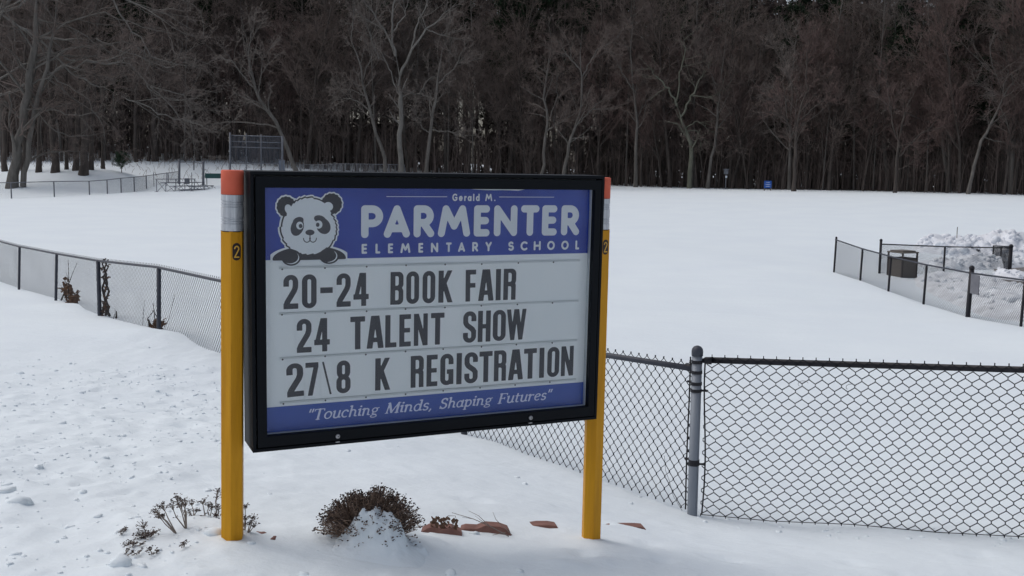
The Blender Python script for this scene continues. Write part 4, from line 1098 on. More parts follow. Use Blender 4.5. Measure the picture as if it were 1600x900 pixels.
# post frame of the dugout
df = root_at("dugout_frame", tuple(at(279.5, 288, 114)), "three tall grey posts joined by a top rail beside the bleachers", "frame")
tops = []
for (a, b, t, Y, r) in ((280, 288, 251.5, 113, .13), (303, 280, 252, 122, .07), (317.5, 289.5, 254, 110, .13)):
    B0, T0_ = at(a, b, Y), at(a, t, Y); post(df, (B0.x, B0.y, min(B0.z, gsurf(B0.x, B0.y))), T0_, r, M["far_metal"], n=10); tops.append(T0_)
rail(df, [tops[0] - Vector((0, 0, .15)), tops[1] - Vector((0, 0, .1))], 0.04, M["far_metal"]); rail(df, [tops[1] - Vector((0, 0, .1)), tops[2] - Vector((0, 0, .15))], 0.04, M["far_metal"])
gb0, gb1 = at(320.5, 278.5, 109), at(340, 271, 109)
gbr = root_at("score_board", (gb0.x, gb0.y, gb0.z - 0.45), "low dark green board standing in the snow left of the backstop", "board")
q = MB(); q.box((gb0.x, gb0.y - 0.03, gb0.z), (gb1.x + 1.0, gb0.y + 0.03, gb1.z)); wchild(q.build("panel", M["green_board"]), gbr)
for xx in (gb0.x + 0.15, gb1.x + 0.8):
    q = MB(); q.box((xx - 0.04, gb0.y + 0.031, gb0.z - 0.9), (xx + 0.04, gb0.y + 0.10, gb1.z)); wchild(q.build("leg", M["far_metal"]), gbr)
# backstop
YB_ = 105
bs = root_at("backstop", tuple(at(359.4, 284, YB_)), "tall grey baseball backstop rising behind the top left corner of the sign", "backstop")
pxs = [(359.4, 207, .10), (384.8, 208.5, .045), (408, 210, .065), (441, 213, .11)]
for a, t, r in pxs:
    b = at(a, 285, YB_); post(bs, (b.x, b.y, gsurf(b.x, b.y)), at(a, t, YB_), r, M["far_metal"], cap=False, n=8)
for ya, yb in ((211.5, 213.5), (220.8, 223), (229.5, 231.5), (255, 256)):
    rail(bs, [at(359.4, ya, YB_), at(441, yb, YB_)], 0.05, M["far_metal"], "cross_rail")
L0, R0 = at(359.4, 255, YB_), at(441, 256, YB_); LT, RT = at(359.4, 212, YB_), at(441, 214, YB_)
chain(bs, [(L0.x, L0.y, L0.z, LT.z), (R0.x, R0.y, R0.z, RT.z)], p=0.11, h=0.10, r=0.0095, sides=3, m=M["far_mesh"])
gside = at(441, 285, YB_)
q = MB(); q.box((at(436, 262, YB_).x, YB_ - 0.06, at(436, 270, YB_).z - 1.0), (at(445, 262, YB_).x, YB_ + 0.06, at(436, 250, YB_).z)); wchild(q.build("wing_panel", M["far_mesh"]), bs)
# low fence behind
rH = [(470, 268, 257, 122), (505, 268, 257, 121), (533, 269, 256, 119), (558, 269, 256.2, 119), (583, 270, 256.6, 119), (607, 270, 257, 119), (632, 270.5, 257.4, 119)]
ptsH = [(at(a, b, Y).x, at(a, b, Y).y, at(a, b, Y).z - 0.3, at(a, t, Y).z) for a, b, t, Y in rH]
fenceH = root_at("chain_link_fence", ptsH[0][:3], "faint low grey fence at the foot of the woods just above the sign", "fence")
chain(fenceH, ptsH, p=0.13, h=0.12, r=0.005, sides=3, m=M["far_mesh"])
rail(fenceH, [(x, y, zt) for x, y, zb, zt in ptsH], 0.03, M["far_metal"])
for (x, y, zb, zt) in ptsH: post(fenceH, (x, y, gsurf(x, y)), (x, y, zt), 0.05, M["far_metal"], cap=False, n=8)
# bleachers, seen from their end
bl = at(240, 299.5, 92)
gzl = gsurf(bl.x, bl.y)
ble = empty("bleachers", (bl.x, bl.y, gzl), "small open metal bleachers with stepped plank seats beside the distant fence", "bleachers")
ud = Vector((0.55, 0.83, 0)); NR = 4
for r_ in range(NR):
    xx = 0.15 + r_ * 0.82; zz = 1.18 - r_ * 0.30
    def plank(x, z, wd, nm):
        q = MB(); a = Vector((x, 0, z)); V = [a, a + Vector((wd, 0, 0)), a + Vector((wd, 0, 0)) + ud * 4.2, a + ud * 4.2]; V = V + [v - Vector((0, 0, 0.06)) for v in V]
        q.add(V, [(0, 1, 2, 3), (7, 6, 5, 4), (0, 4, 5, 1), (1, 5, 6, 2), (2, 6, 7, 3), (3, 7, 4, 0)]); return q.build(nm, M["bleacher"], ble)
    plank(xx, zz, 0.28, "seat_plank"); 
    if r_: plank(xx - 0.36, zz - 0.02, 0.24, "foot_plank")
for f_ in (0, 0.5, 1.0):
    o_ = ud * 4.2 * f_; q = MB()
    for r_ in range(NR):
        xx = 0.28 + r_ * 0.82; zz = 1.12 - r_ * 0.30
        q.tube([Vector((xx, 0, -0.2)) + o_, Vector((xx, 0, zz)) + o_], 0.035, 6)
        if r_ < NR - 1:
            q.tube([Vector((xx, 0, 0.02)) + o_, Vector((xx + 0.82, 0, zz - 0.3)) + o_], 0.022, 5); q.tube([Vector((xx, 0, zz)) + o_, Vector((xx + 0.82, 0, 0.02)) + o_], 0.022, 5)
    q.tube([Vector((0.1, 0, 0.02)) + o_, Vector((2.9, 0, 0.02)) + o_], 0.03, 5)
    q.build("end_frame", M["bleacher"], ble)
q = MB()
for f_ in (0, 0.33, 0.66, 1.0): q.tube([Vector((0.05, 0, 0.5)) + ud * 4.2 * f_, Vector((0.05, 0, 1.75)) + ud * 4.2 * f_], 0.035, 6)
q.build("back_rail", M["bleacher"], ble)
bn = at(294, 299, 92); bench = empty("bench", (bn.x, bn.y, gsurf(bn.x, bn.y)), "low plank bench just right of the bleachers", "bench")
q = MB(); V = [Vector((0, 0, .45)), Vector((.3, 0, .45)), Vector((.3, 0, .45)) + ud * 1.9, Vector((0, 0, .45)) + ud * 1.9]; V += [v - Vector((0, 0, .06)) for v in V]
q.add(V, [(0, 1, 2, 3), (7, 6, 5, 4), (0, 4, 5, 1), (1, 5, 6, 2), (2, 6, 7, 3), (3, 7, 4, 0)]); q.build("seat", M["bleacher"], bench)
for f_ in (.12, .88):
    q = MB(); q.tube([Vector((.15, 0, -.2)) + ud * 1.9 * f_, Vector((.15, 0, .4)) + ud * 1.9 * f_], .04, 6); q.tube([Vector((0, 0, .02)) + ud * 1.9 * f_, Vector((.32, 0, .02)) + ud * 1.9 * f_], .03, 5); q.build("leg", M["bleacher"], bench)
tb = at(292.5, 287.5, 108); q = MB(); q.lathe([(.24, 0), (.27, .1), (.27, .55), (.25, .6)], 12)
tag(q.build("barrel", M["far_metal"]), "small grey barrel in the snow between the bleachers and the dugout posts", "barrel").location = (tb.x, tb.y, tb.z)
# blue sign and pole at the far edge of the field
s0 = at(1193.5, 299, 112); s1 = at(1205, 299, 112)
bsn = root_at("field_sign", (s0.x, s0.y, s0.z), "small bright blue sign on two short posts at the far edge of the field", "sign")
zt1, zt2 = at(1199, 282.5, 112).z, at(1199, 294, 112).z
q = MB(); q.box((s0.x, s0.y - 0.03, zt2), (s1.x, s0.y, zt1)); wchild(q.build("panel", M["sign_blue"]), bsn)
for z_, wd in ((0.78, .5), (0.5, .7), (0.25, .6)):
    q = MB(); mx_ = (s0.x + s1.x) / 2; hw_ = (s1.x - s0.x) / 2 * wd; zz = zt2 + (zt1 - zt2) * z_; q.box((mx_ - hw_, s0.y - 0.036, zz - 0.022), (mx_ + hw_, s0.y - 0.031, zz + 0.022)); wchild(q.build("printed_line", M["footer_white"]), bsn)
for xx in (s0.x + 0.06, s1.x - 0.06):
    q = MB(); q.box((xx - .04, s0.y + 0.001, s0.z - .3), (xx + .04, s0.y + .08, zt1)); wchild(q.build("leg", M["wood_post"]), bsn)
pp_ = at(1133.5, 296, 118); nbx = root_at("nest_box", tuple(pp_), "grey box with a pale front on a thin pole at the foot of the woods", "nest box")
q = MB(); q.tube([Vector((pp_.x, pp_.y, pp_.z - .3)), Vector((pp_.x, pp_.y, at(1133, 270, 118).z))], .06, 8); wchild(q.build("pole", M["far_metal"]), nbx)
zq = at(1133, 272, 118).z; q = MB(); q.box((pp_.x - .22, pp_.y - .2, zq), (pp_.x + .22, pp_.y + .2, zq + .5)); q.box((pp_.x - .3, pp_.y - .28, zq + .501), (pp_.x + .3, pp_.y + .28, zq + .58)); wchild(q.build("box", M["far_metal"]), nbx)
q = MB(); q.box((pp_.x - .10, pp_.y - .24, zq - .42), (pp_.x + .10, pp_.y - .201, zq - .18)); wchild(q.build("tag_plate", M["sign_white"]), nbx)

# ------------------------------------------------------------------ flower bed: dried plants, round bush, edging stones
def droplet(rg_, c, r, out, m=0, flat=0.6):
    Vb, Fb = BLs[rg_.randrange(len(BLs))]
    out.append((Vb * (r, r, r * flat) + tuple(c), Fb, m))
BLs = [blob(random.Random(40 + k), 1.0, 1) for k in range(5)]
def z5(x, y): return (180 + x / 5, 720 + y / 5)
def dried(base, heads, label, scale=1.0, seed=0, grp="dried flower stalks poking through the snow round the left post"):
    rg_ = random.Random(seed)
    b = gpt(*base); b.z = gsurf(b.x, b.y) - 0.01; Y = b.y
    r = root_at("dried_flower", tuple(b), label, "plant", grp)
    st = MB(); hd = []
    for (hx, hy, spread) in heads:
        t = at(hx, hy, Y + rg_.uniform(-0.05, 0.05))
        mid = b.lerp(t, 0.55) + Vector((rg_.uniform(-.012, .012), rg_.uniform(-.01, .01), 0))
        st.tube([b, mid, t], [0.0034 * scale, 0.0026 * scale, 0.0014], 5)
        n = int(6 + spread * 1.3)
        for k in range(n):
            c_ = t + Vector((rg_.gauss(0, 1) * spread / 1600 * Y * 0.45, rg_.gauss(0, 1) * 0.02, rg_.gauss(0, 1) * spread / 1600 * Y * 0.24 + 0.004))
            st.tube([t.lerp(mid, rg_.uniform(0.05, 0.5)), c_], [0.0013, 0.0008], 3, cap=False)
            for _ in range(3): droplet(rg_, c_ + Vector((rg_.gauss(0, .004), rg_.gauss(0, .004), rg_.gauss(0, .003))), rg_.uniform(.0018, .0040), hd)
    wchild(st.build("stem", M["dry_stem"]), r)
    wchild(link("seed_head", np_mesh("seed_head", hd, M["seed_head"], smooth=False)), r)["kind"] = "stuff"
    return r
DR = [
    ((557, 573), [(475, 290, 9), (520, 305, 8), (545, 335, 7), (440, 350, 7), (510, 345, 6)], "tallest dried flower stalk left of the sign's left post, with a broad dark flat head"),
    ((485, 592), [(315, 395, 9), (370, 350, 7), (340, 430, 7), (365, 440, 6)], "dried flower stalk leaning far to the left, left of the tallest one"),
    ((615, 490), [(590, 330, 8), (575, 400, 7), (650, 385, 6), (610, 465, 7)], "bushy dried flower stalk right of the tallest one"),
    ((705, 486), [(682, 318, 7), (680, 430, 5)], "slim dried flower stalk with one high small head right of the bushy one"),
    ((742, 488), [(735, 345, 8), (752, 370, 5)], "slim dried flower stalk nearest but one to the left side of the post"),
    ((795, 505), [(800, 372, 8), (785, 420, 7), (805, 445, 6), (800, 470, 5)], "dried flower stalk touching the left side of the yellow post"),
    ((240, 618), [(215, 510, 9), (200, 575, 9), (240, 590, 8), (255, 565, 7), (215, 600, 8), (310, 555, 8), (290, 575, 6)], "low dense clump of dried flowers at the left of the bed"),
    ((62, 605), [(50, 548, 4), (72, 548, 4), (68, 600, 5), (130, 602, 4)], "tiny dried sprig farthest left in the bed"),
    ((125, 675), [(125, 640, 7), (95, 655, 6), (150, 650, 6), (200, 660, 3)], "flat dark dried flower head lying on the snow"),
    ((100, 722), [(85, 712, 5), (140, 716, 3), (188, 714, 2)], "half buried dried sprigs at the lower left of the bed"),
    ((300, 728), [(272, 692, 5), (320, 715, 4)], "pair of small half buried dried heads below the dense clump"),
    ((527, 702), [(540, 645, 5), (520, 670, 4)], "small forked dried sprig in front of the bed"),
    ((500, 520), [(495, 480, 9), (480, 460, 7), (500, 500, 7)], "crumpled dried head low in the snow under the tallest stalk"),
    ((1035, 605), [(1072, 445, 8), (1090, 505, 5), (1050, 485, 6)], "dried flower stalk leaning right, right of the left yellow post"),
    ((1012, 585), [(1015, 450, 7), (1010, 505, 5), (1018, 355, 4)], "dried flower stalk hugging the right side of the left yellow post"),
    ((795, 420), [(803, 240, 6), (797, 275, 5)], "dried flower stalk half hidden behind the left edge of the left yellow post"),
]
for i, (b, hs_, lb) in enumerate(DR):
    dried(z5(*b), [(z5(x, y)[0], z5(x, y)[1], s) for x, y, s in hs_], lb, seed=i)
# round bush
def z6(x, y): return (460 + x / 2.857, 720 + y / 2.857)
bb = gpt(577, 856); bb.z = gsurf(bb.x, bb.y) - 0.02
bush = root_at("round_bush", tuple(bb), "rounded brown dried chrysanthemum bush with a lump of snow on its middle, below the sign", "bush")
rg_ = random.Random(77); Yb = bb.y + 0.00
RX, RZ = 0.272, 0.232
stems = []; hd = []; radii = []
for i in range(1050):
    a = rg_.uniform(0, 2 * PI); u_ = rg_.random() ** 0.6
    ex, ey = math.cos(a) * u_, math.sin(a) * u_
    hz = math.sqrt(max(0, 1 - u_ * u_))
    if ey < -.05 and abs(ex + .02) < .5 and rg_.random() < .78: continue
    topr = rg_.uniform(0.80, 1.03)
    # two lobes with a dip between, the left one lower
    lobe = 1.0 - 0.18 * math.exp(-((ex + 0.08) / 0.12) ** 2) - 0.20 * max(0, -ex) + 0.05 * math.exp(-((ex - .1) / .3) ** 2)
    t = Vector((bb.x + ex * RX * topr, Yb + ey * 0.20, bb.z + 0.02 + hz * RZ * topr * lobe))
    b = Vector((bb.x + ex * RX * 0.42, Yb + ey * 0.06, bb.z))
    if t.z < bb.z + 0.03 : t.z = bb.z + 0.03
    mid = b.lerp(t, 0.5) + Vector((rg_.gauss(0, .008), rg_.gauss(0, .008), 0.015))
    stems.append([tuple(b), tuple(mid), tuple(t)]); radii.append([.0022, .0019, .0014])
    for _ in range(2 if u_ > .35 and ey < .4 else 1):
        droplet(rg_, t + Vector((rg_.gauss(0, .006), rg_.gauss(0, .006), rg_.gauss(0, .005))), rg_.uniform(.0024, .0052), hd, flat=.8)
    for _ in range(2):
        c_ = b.lerp(t, rg_.uniform(.35, .95)); s_ = c_ + Vector((rg_.gauss(0, .012), -abs(rg_.gauss(0, .014)), rg_.uniform(.005, .028)))
        stems.append([tuple(c_), tuple(c_.lerp(s_, .5)), tuple(s_)]); radii.append([.0016, .0018, .0009])
    c_ = mid.lerp(t, rg_.uniform(.2, .9)); s_ = c_ + Vector((rg_.gauss(0, .018), rg_.gauss(0, .018), rg_.uniform(.0, .02)))
    stems.append([tuple(c_), tuple(c_.lerp(s_, .5)), tuple(s_)]); radii.append([.0018, .0014, .001])
    if rg_.random() < .3: droplet(rg_, s_, rg_.uniform(.003, .007), hd, flat=.7)
V, Fc = tubes_np(np.array(stems), np.array(radii), 3)
wchild(tag(link("stems", np_mesh("stems", [(V, Fc, 0)], M["bush_brown"], smooth=False)), kind="stuff"), bush)
wchild(tag(link("seed_heads", np_mesh("seed_heads", hd, M["seed_head"], smooth=False)), kind="stuff"), bush)
lc = at(592, 844, Yb - 0.115)
n_ = 90; X, Y = np.meshgrid(np.linspace(-.36, .36, n_), np.linspace(-.24, .24, n_))
top_ = (0.118 - 0.16 * np.abs(X - 0.03)) * np.exp(-np.abs((X + 0.012) / (0.150 + 0.10 * fbm(Y * 14 + 2, X * 14, 3))) ** 3.4 - np.abs((Y - 0.05 + 0.05 * fbm(X * 12, Y * 12 + 3, 2)) / 0.095) ** 2.6)
drift = 0.050 * np.exp(-np.abs((X - 0.02) / 0.155) ** 2.2 - np.abs(Y / 0.12) ** 2)
edge = np.exp(-(X / .27) ** 6 - (Y / .18) ** 6)
Zm = top_ * (1 + 0.8 * fbm(X * 12 + 4, Y * 12, 4) + .35 * fbm(X * 40, Y * 40, 2)) + drift * (1 + .35 * fbm(X * 9, Y * 9 + 8, 3)) - 0.05 * (1 - edge) + 0.004
Gd = np.vectorize(gsurf)(lc.x + X, lc.y + Y)
id2 = np.arange(n_ * n_).reshape(n_, n_); Fc = np.stack([id2[:-1, :-1], id2[:-1, 1:], id2[1:, 1:], id2[1:, :-1]], -1).reshape(-1, 4)
sl = link("snow_lump", np_mesh("snow_lump", [(np.stack([lc.x + X, lc.y + Y, Gd + Zm], -1).reshape(-1, 3), Fc, 0)], M["snow"])); wchild(sl, bush)
# seed heads poking out of the snow lump
hd = []
for i in range(230):
    xx, yy = rg_.gauss(-.02, .10), rg_.gauss(.07, .045); ii, jj = int((xx + .36) / .72 * (n_ - 1)), int((yy + .24) / .48 * (n_ - 1))
    if not (0 <= ii < n_ and 0 <= jj < n_): continue
    c_ = Vector((lc.x + xx, lc.y + yy, Gd[jj, ii] + Zm[jj, ii] + rg_.uniform(.0, .03))); droplet(rg_, c_, rg_.uniform(.003, .0055), hd)
wchild(tag(link("seed_heads", np_mesh("seed_heads", hd, M["seed_head"], smooth=False)), kind="stuff"), bush)
# edging stones
def stone(x0, x1, y0, y1, label, seed, yadd=0.0, dep=0.10):
    yadd -= 0.005
    rg_ = random.Random(seed); p = gpt((x0 + x1) / 2, y1 - 1); Y = p.y + yadd
    a, b = at(x0, y1, Y), at(x1, y0, Y); W_, H_ = b.x - a.x, max(b.z - a.z, 0.02)
    bm = bmesh.new(); n = 12; V0 = []
    prof = [(0.0, .30), (.03, .62), (.14, .92), (.36, .86), (.52, 1.0), (.78, .93), (.95, .68), (1.0, .3)]
    if seed % 2: prof = [(0, .15), (.10, .62), (.30, .98), (.55, .88), (.75, .96), (1.0, .55)]
    fr, bk = [], []
    for u_, h_ in prof:
        j = rg_.uniform(-.08, .08)
        fr.append(bm.verts.new((u_ * W_, 0 + j * 0.05, (h_ + j) * H_))); bk.append(bm.verts.new((u_ * W_ * .96 + .02 * W_, dep, (h_ + j) * H_ * 1.02)))
    f0 = [bm.verts.new((prof[k][0] * W_, -0.008, -0.10)) for k in range(len(prof))]; b0_ = [bm.verts.new((prof[k][0] * W_ * .96 + .02 * W_, dep, -0.10)) for k in range(len(prof))]
    for k in range(len(prof) - 1):
        bm.faces.new((f0[k], f0[k + 1], fr[k + 1], fr[k])); bm.faces.new((fr[k], fr[k + 1], bk[k + 1], bk[k])); bm.faces.new((bk[k], bk[k + 1], b0_[k + 1], b0_[k]))
    bm.faces.new((f0[0], fr[0], bk[0], b0_[0])); bm.faces.new((f0[-1], b0_[-1], bk[-1], fr[-1]))
    bmesh.ops.bevel(bm, geom=bm.edges[:], offset=0.0025, segments=1, affect='EDGES')
    me = bpy.data.meshes.new("edging_stone"); bm.to_mesh(me); bm.free(); me.materials.append(M["brick_edging"])
    o = link("edging_stone", me); o.location = (a.x, Y - 0.0, a.z + 0.0); o.rotation_euler = (rad(-6), 0, rad(rg_.uniform(-4, 6)))
    return tag(o, label, "edging stone", "red edging stones round the flower bed")
stone(650, 722, 826, 843, "curved reddish edging stone touching the right side of the round bush", 1, .06)
stone(714, 799, 824, 841, "widest reddish edging stone, midway between the bush and the right post", 2, .05)
stone(804, 874, 821, 832, "thin sliver of reddish edging stone nearest the right yellow post", 4, .06)
stone(379, 412, 838.5, 849, "flat dark red edging stone at the foot of the left yellow post", 5, .03)
stone(415, 431, 841, 852, "small broken reddish edging stone right of the flat dark one", 6, .02, .05)
stone(944, 1010, 823.5, 829, "edging stone almost buried in the snow right of the right yellow post", 8, .10)
# dead stalk with hanging leaves, and bare twigs over the stones
def leafy(pts_list, label, name, leaves, m=M["dead_leaf"], Yo=0.0, base=(700, 836)):
    b = gpt(*base); b.z -= 0.01
    r = root_at(name, tuple(b), label, "plant"); rg_ = random.Random(len(label))
    q = MB()
    for pts, rr in pts_list: q.tube([at(x, y, b.y + Yo) for x, y in pts], [rr * (1 - .6 * k / (len(pts) - 1)) for k in range(len(pts))], 5)
    wchild(q.build("stem", M["dry_stem"]), r)
    if leaves:
        V = []; Fl = []
        for (x, y, s) in leaves:
            c_ = at(x, y, b.y + Yo); a = rg_.uniform(-.7, .7)
            for k in range(2):
                d1 = Vector((math.sin(a) * .3, rg_.uniform(-.5, .5), -1)).normalized() * s; sd_ = Vector((rg_.uniform(.5, 1), rg_.uniform(-.6, .6), rg_.uniform(-.2, .2))).normalized() * s * .35
                i0_ = len(V); V += [c_, c_ + d1 * .5 + sd_, c_ + d1, c_ + d1 * .45 - sd_ + Vector((0, .01, 0))]; Fl += [(i0_, i0_ + 1, i0_ + 2), (i0_, i0_ + 2, i0_ + 3)]; a += 1
        q = MB(); q.add(V, Fl); wchild(q.build("leaves", m), r)
    return r
rr_ = random.Random(8)
leafy([(((690, 838), (694, 822), (700, 806)), .003), (((676, 832), (680, 820), (688, 812)), .002), (((705, 838), (708, 820), (712, 806)), .003), (((700, 806), (712, 806)), .002)],
      "dark withered stalk with curled hanging leaves right of the round bush", "withered_stalk", [(rr_.uniform(672, 714), rr_.uniform(806, 828), rr_.uniform(.015, .032)) for _ in range(58)], Yo=-0.02)
leafy([(((795, 838), (765, 822), (740, 811), (706, 801)), .0032), (((765, 822), (748, 806), (732, 798)), .0022), (((800, 836), (775, 812), (770, 800)), .002), (((758, 818), (742, 806)), .0016), (((790, 832), (770, 836), (742, 839)), .002), (((740, 811), (722, 808)), .0014)],
      "bare fallen twigs lying across the widest edging stone", "fallen_twig", [], Yo=-0.03, base=(770, 838))
leafy([(((660, 852), (672, 846), (684, 848)), .002), (((655, 850), (664, 842), (672, 838)), .0016), (((668, 850), (660, 846)), .001)], "small flattened sprig in front of the bush's right edge", "fallen_twig", [(662, 846, .01), (670, 842, .012), (678, 846, .012), (656, 849, .012)], base=(668, 852))
# things caught in the left fence
def infence(px, py, off_=0.03): 
    p = vert_plane(FA, FB, px, py); return p + Vector((dA.y, -dA.x, 0)) * -off_ * -1
def brush(base, pts_list, label, name, leaves):
    b = vert_plane(FA, FB, *base) + Vector((-dA.y, dA.x, 0)) * -0.04
    r = root_at(name, tuple(b), label, "plant"); rg_ = random.Random(len(label)); q = MB()
    P_ = lambda x, y: vert_plane(FA, FB, x, y) + Vector((-dA.y, dA.x, 0)) * -0.05
    for pts, rr in pts_list: q.tube([P_(x, y) for x, y in pts], [rr * (1 - .6 * k / (len(pts) - 1)) for k in range(len(pts))], 5)
    wchild(q.build("stem", M["vine"]), r)
    if leaves:
        V = []; Fl = []
        for (x, y, s) in leaves:
            c_ = P_(x, y) + Vector((0, rg_.uniform(-.05, .05), 0))
            for k in range(3):
                d1 = Vector((rg_.uniform(-.6, .6), rg_.uniform(-.5, .5), rg_.uniform(-1, .4))).normalized() * s; sd_ = Vector((rg_.uniform(-1, 1), rg_.uniform(-.6, .6), rg_.uniform(-.5, .5))).normalized() * s * .45
                i0_ = len(V); V += [c_, c_ + d1 * .5 + sd_, c_ + d1, c_ + d1 * .45 - sd_]; Fl += [(i0_, i0_ + 1, i0_ + 2), (i0_, i0_ + 2, i0_ + 3)]
        q = MB(); q.add(V, Fl); wchild(q.build("leaves", M["dead_leaf"]), r)
z6b = lambda x, y: (x / 4.286, 350 + y / 4.286)
g_ = random.Random(4)
brush(z6b(395, 510), [([z6b(440, 480), z6b(445, 380), z6b(440, 240)], .012), ([z6b(445, 400), z6b(470, 330), z6b(500, 260)], .008), ([z6b(420, 480), z6b(460, 510), z6b(545, 555)], .012), ([z6b(395, 510), z6b(420, 450), z6b(405, 400)], .02), ([z6b(440, 370), z6b(425, 320)], .007)],
      "clump of brown dead leaves caught in the left fence, nearest the left edge", "dead_brush",
      [(*z6b(g_.gauss(425, 14), g_.gauss(435, 28)), .12) for _ in range(26)] + [(*z6b(g_.gauss(475, 14), g_.gauss(495, 20)), .11) for _ in range(26)])
brush(z6b(1060, 710), [([z6b(1060, 700), z6b(1000, 690), z6b(965, 640), z6b(1010, 580)], .014), ([z6b(1010, 690), z6b(1015, 600), z6b(1005, 530)], .010), ([z6b(1050, 690), z6b(1030, 620), z6b(1000, 580)], .012), ([z6b(985, 690), z6b(975, 640)], .03), ([z6b(935, 720), z6b(940, 600), z6b(950, 510)], .005), ([z6b(1080, 690), z6b(1110, 640), z6b(1150, 470)], .006)],
      "knot of dark roots at the foot of the fence post nearest the sign", "dead_brush",
      [(*z6b(g_.gauss(1025, 24), g_.gauss(668, 14)), .08) for _ in range(34)])
vn = [([z6b(665, 610), z6b(690, 520), z6b(668, 430), z6b(695, 340), z6b(668, 270), z6b(690, 232)], .030), ([z6b(715, 615), z6b(680, 540), z6b(712, 450), z6b(672, 360), z6b(705, 290), z6b(675, 236)], .028), ([z6b(690, 610), z6b(710, 560), z6b(675, 480), z6b(700, 400), z6b(680, 300), z6b(705, 240)], .03)]
brush(z6b(690, 615), vn, "dark dead vine wrapped round a post of the left fence", "dead_vine", [(*z6b(g_.gauss(686, 15), g_.uniform(240, 610)), .05) for _ in range(60)])
brush(z6b(760, 630), [([z6b(760, 632), z6b(762, 585)], .022), ([z6b(740, 640), z6b(755, 590), z6b(750, 560)], .006)], "short dark stub standing in the snow right of the vine covered post", "dead_stub", [])
print("small things", round(time.time() - T0, 1))

# ------------------------------------------------------------------ trees
def resample(P, K):
    P = np.array(P, float); L = np.r_[0, np.cumsum(np.linalg.norm(np.diff(P, axis=0), axis=1))]
    t = np.linspace(0, L[-1], K * 4)
    Q = np.stack([np.interp(t, L, P[:, i]) for i in range(3)], 1)
    for _ in range(3): Q[1:-1] = (Q[:-2] + Q[1:-1] * 2 + Q[2:]) / 4
    return Q[np.linspace(0, len(Q) - 1, K).astype(int)]
def sprout(rs, P, R, count, t0, t1, ang, asd, ratio, K, wob, upw, rfac=0.6, rmin=0.008, gamma=0.5, Lref=None):
    N, Kp, _ = P.shape; n = N * count
    par = np.repeat(np.arange(N), count)
    t = t0 + (t1 - t0) * rs.rand(n)
    f = t * (Kp - 1); i0 = np.clip(f.astype(int), 0, Kp - 2); fr = (f - i0)[:, None]
    pos = P[par, i0] * (1 - fr) + P[par, i0 + 1] * fr
    tan = P[par, i0 + 1] - P[par, i0]; tan /= np.linalg.norm(tan, axis=1, keepdims=True) + 1e-9
    rad_ = R[par, i0] * (1 - fr[:, 0]) + R[par, i0 + 1] * fr[:, 0]
    Lp = np.linalg.norm(np.diff(P, axis=1), axis=2).sum(1)[par] if Lref is None else np.full(n, Lref)
    rnd = rs.randn(n, 3); perp = rnd - (rnd * tan).sum(1, keepdims=True) * tan; perp /= np.linalg.norm(perp, axis=1, keepdims=True) + 1e-9
    A = (ang + asd * rs.randn(n))[:, None]
    d = np.cos(A) * tan + np.sin(A) * perp
    L = Lp * ratio * (1 - gamma * t) * (0.6 + 0.8 * rs.rand(n))
    step = (L / (K - 1))[:, None]
    Q = np.empty((n, K, 3)); Q[:, 0] = pos
    for k in range(1, K):
        d = d + wob * rs.randn(n, 3) + np.array([0, 0, upw]); d /= np.linalg.norm(d, axis=1, keepdims=True)
        Q[:, k] = Q[:, k - 1] + d * step
    r0 = np.maximum(np.minimum(rad_ * rfac, rad_ * 0.85) * (0.7 + 0.4 * rs.rand(n)), rmin)
    RR = r0[:, None] * np.linspace(1, 0.35, K)[None]
    return Q, np.maximum(RR, rmin * 0.6)
def crown(rs, P, R, spec, name, mats):
    """spec: list of level dicts; returns one mesh of all limbs, branches and twigs (smallest use material 1)"""
    parts = []
    for li, s in enumerate(spec):
        s = dict(s); sides = s.pop('sides'); mi = s.pop('mi')
        P, R = sprout(rs, P, R, **s)
        V, Fc = tubes_np(P, R, sides); parts.append((V, Fc, mi))
    return np_mesh(name, parts, mats, smooth=True)
def trunkpoly(rs, H, lean=0.05, wob=0.02, K=14, r0=0.25, r1=0.05, fork=False):
    P = np.zeros((1, K, 3)); d = np.array([rs.randn() * lean, rs.randn() * lean, 1.0])
    for k in range(1, K):
        d = d + np.array([rs.randn() * wob, rs.randn() * wob, 0.04]); d /= np.linalg.norm(d); P[0, k] = P[0, k - 1] + d * H / (K - 1)
    P[0, 0, 2] = -0.6
    R = (r0 * (1 - np.linspace(0, 1, K) ** 0.9 * (1 - r1 / r0)))[None]; R[0, 0] *= 1.35
    return P, R
def spec_std(n1, a1=0.85, up=0.06, t0=0.3, ratio=0.32, n2=6, n3=5, n4=4, r=0.011):
    return [dict(count=n1, t0=t0, t1=0.98, ang=a1, asd=0.2, ratio=ratio, K=7, wob=0.13, upw=up, rfac=0.5, sides=5, mi=0, rmin=.03),
            dict(count=n2, t0=0.15, t1=1.0, ang=0.75, asd=0.25, ratio=0.5, K=5, wob=0.15, upw=up, rfac=0.6, sides=4, mi=1, rmin=.018),
            dict(count=n3, t0=0.1, t1=1.0, ang=0.7, asd=0.25, ratio=0.55, K=4, wob=0.15, upw=up, rfac=0.7, sides=3, mi=1, rmin=.012),
            dict(count=n4, t0=0.1, t1=1.0, ang=0.65, asd=0.25, ratio=0.62, K=3, wob=0.12, upw=up, rfac=0.8, sides=3, mi=1, rmin=r)]
TREES = {}
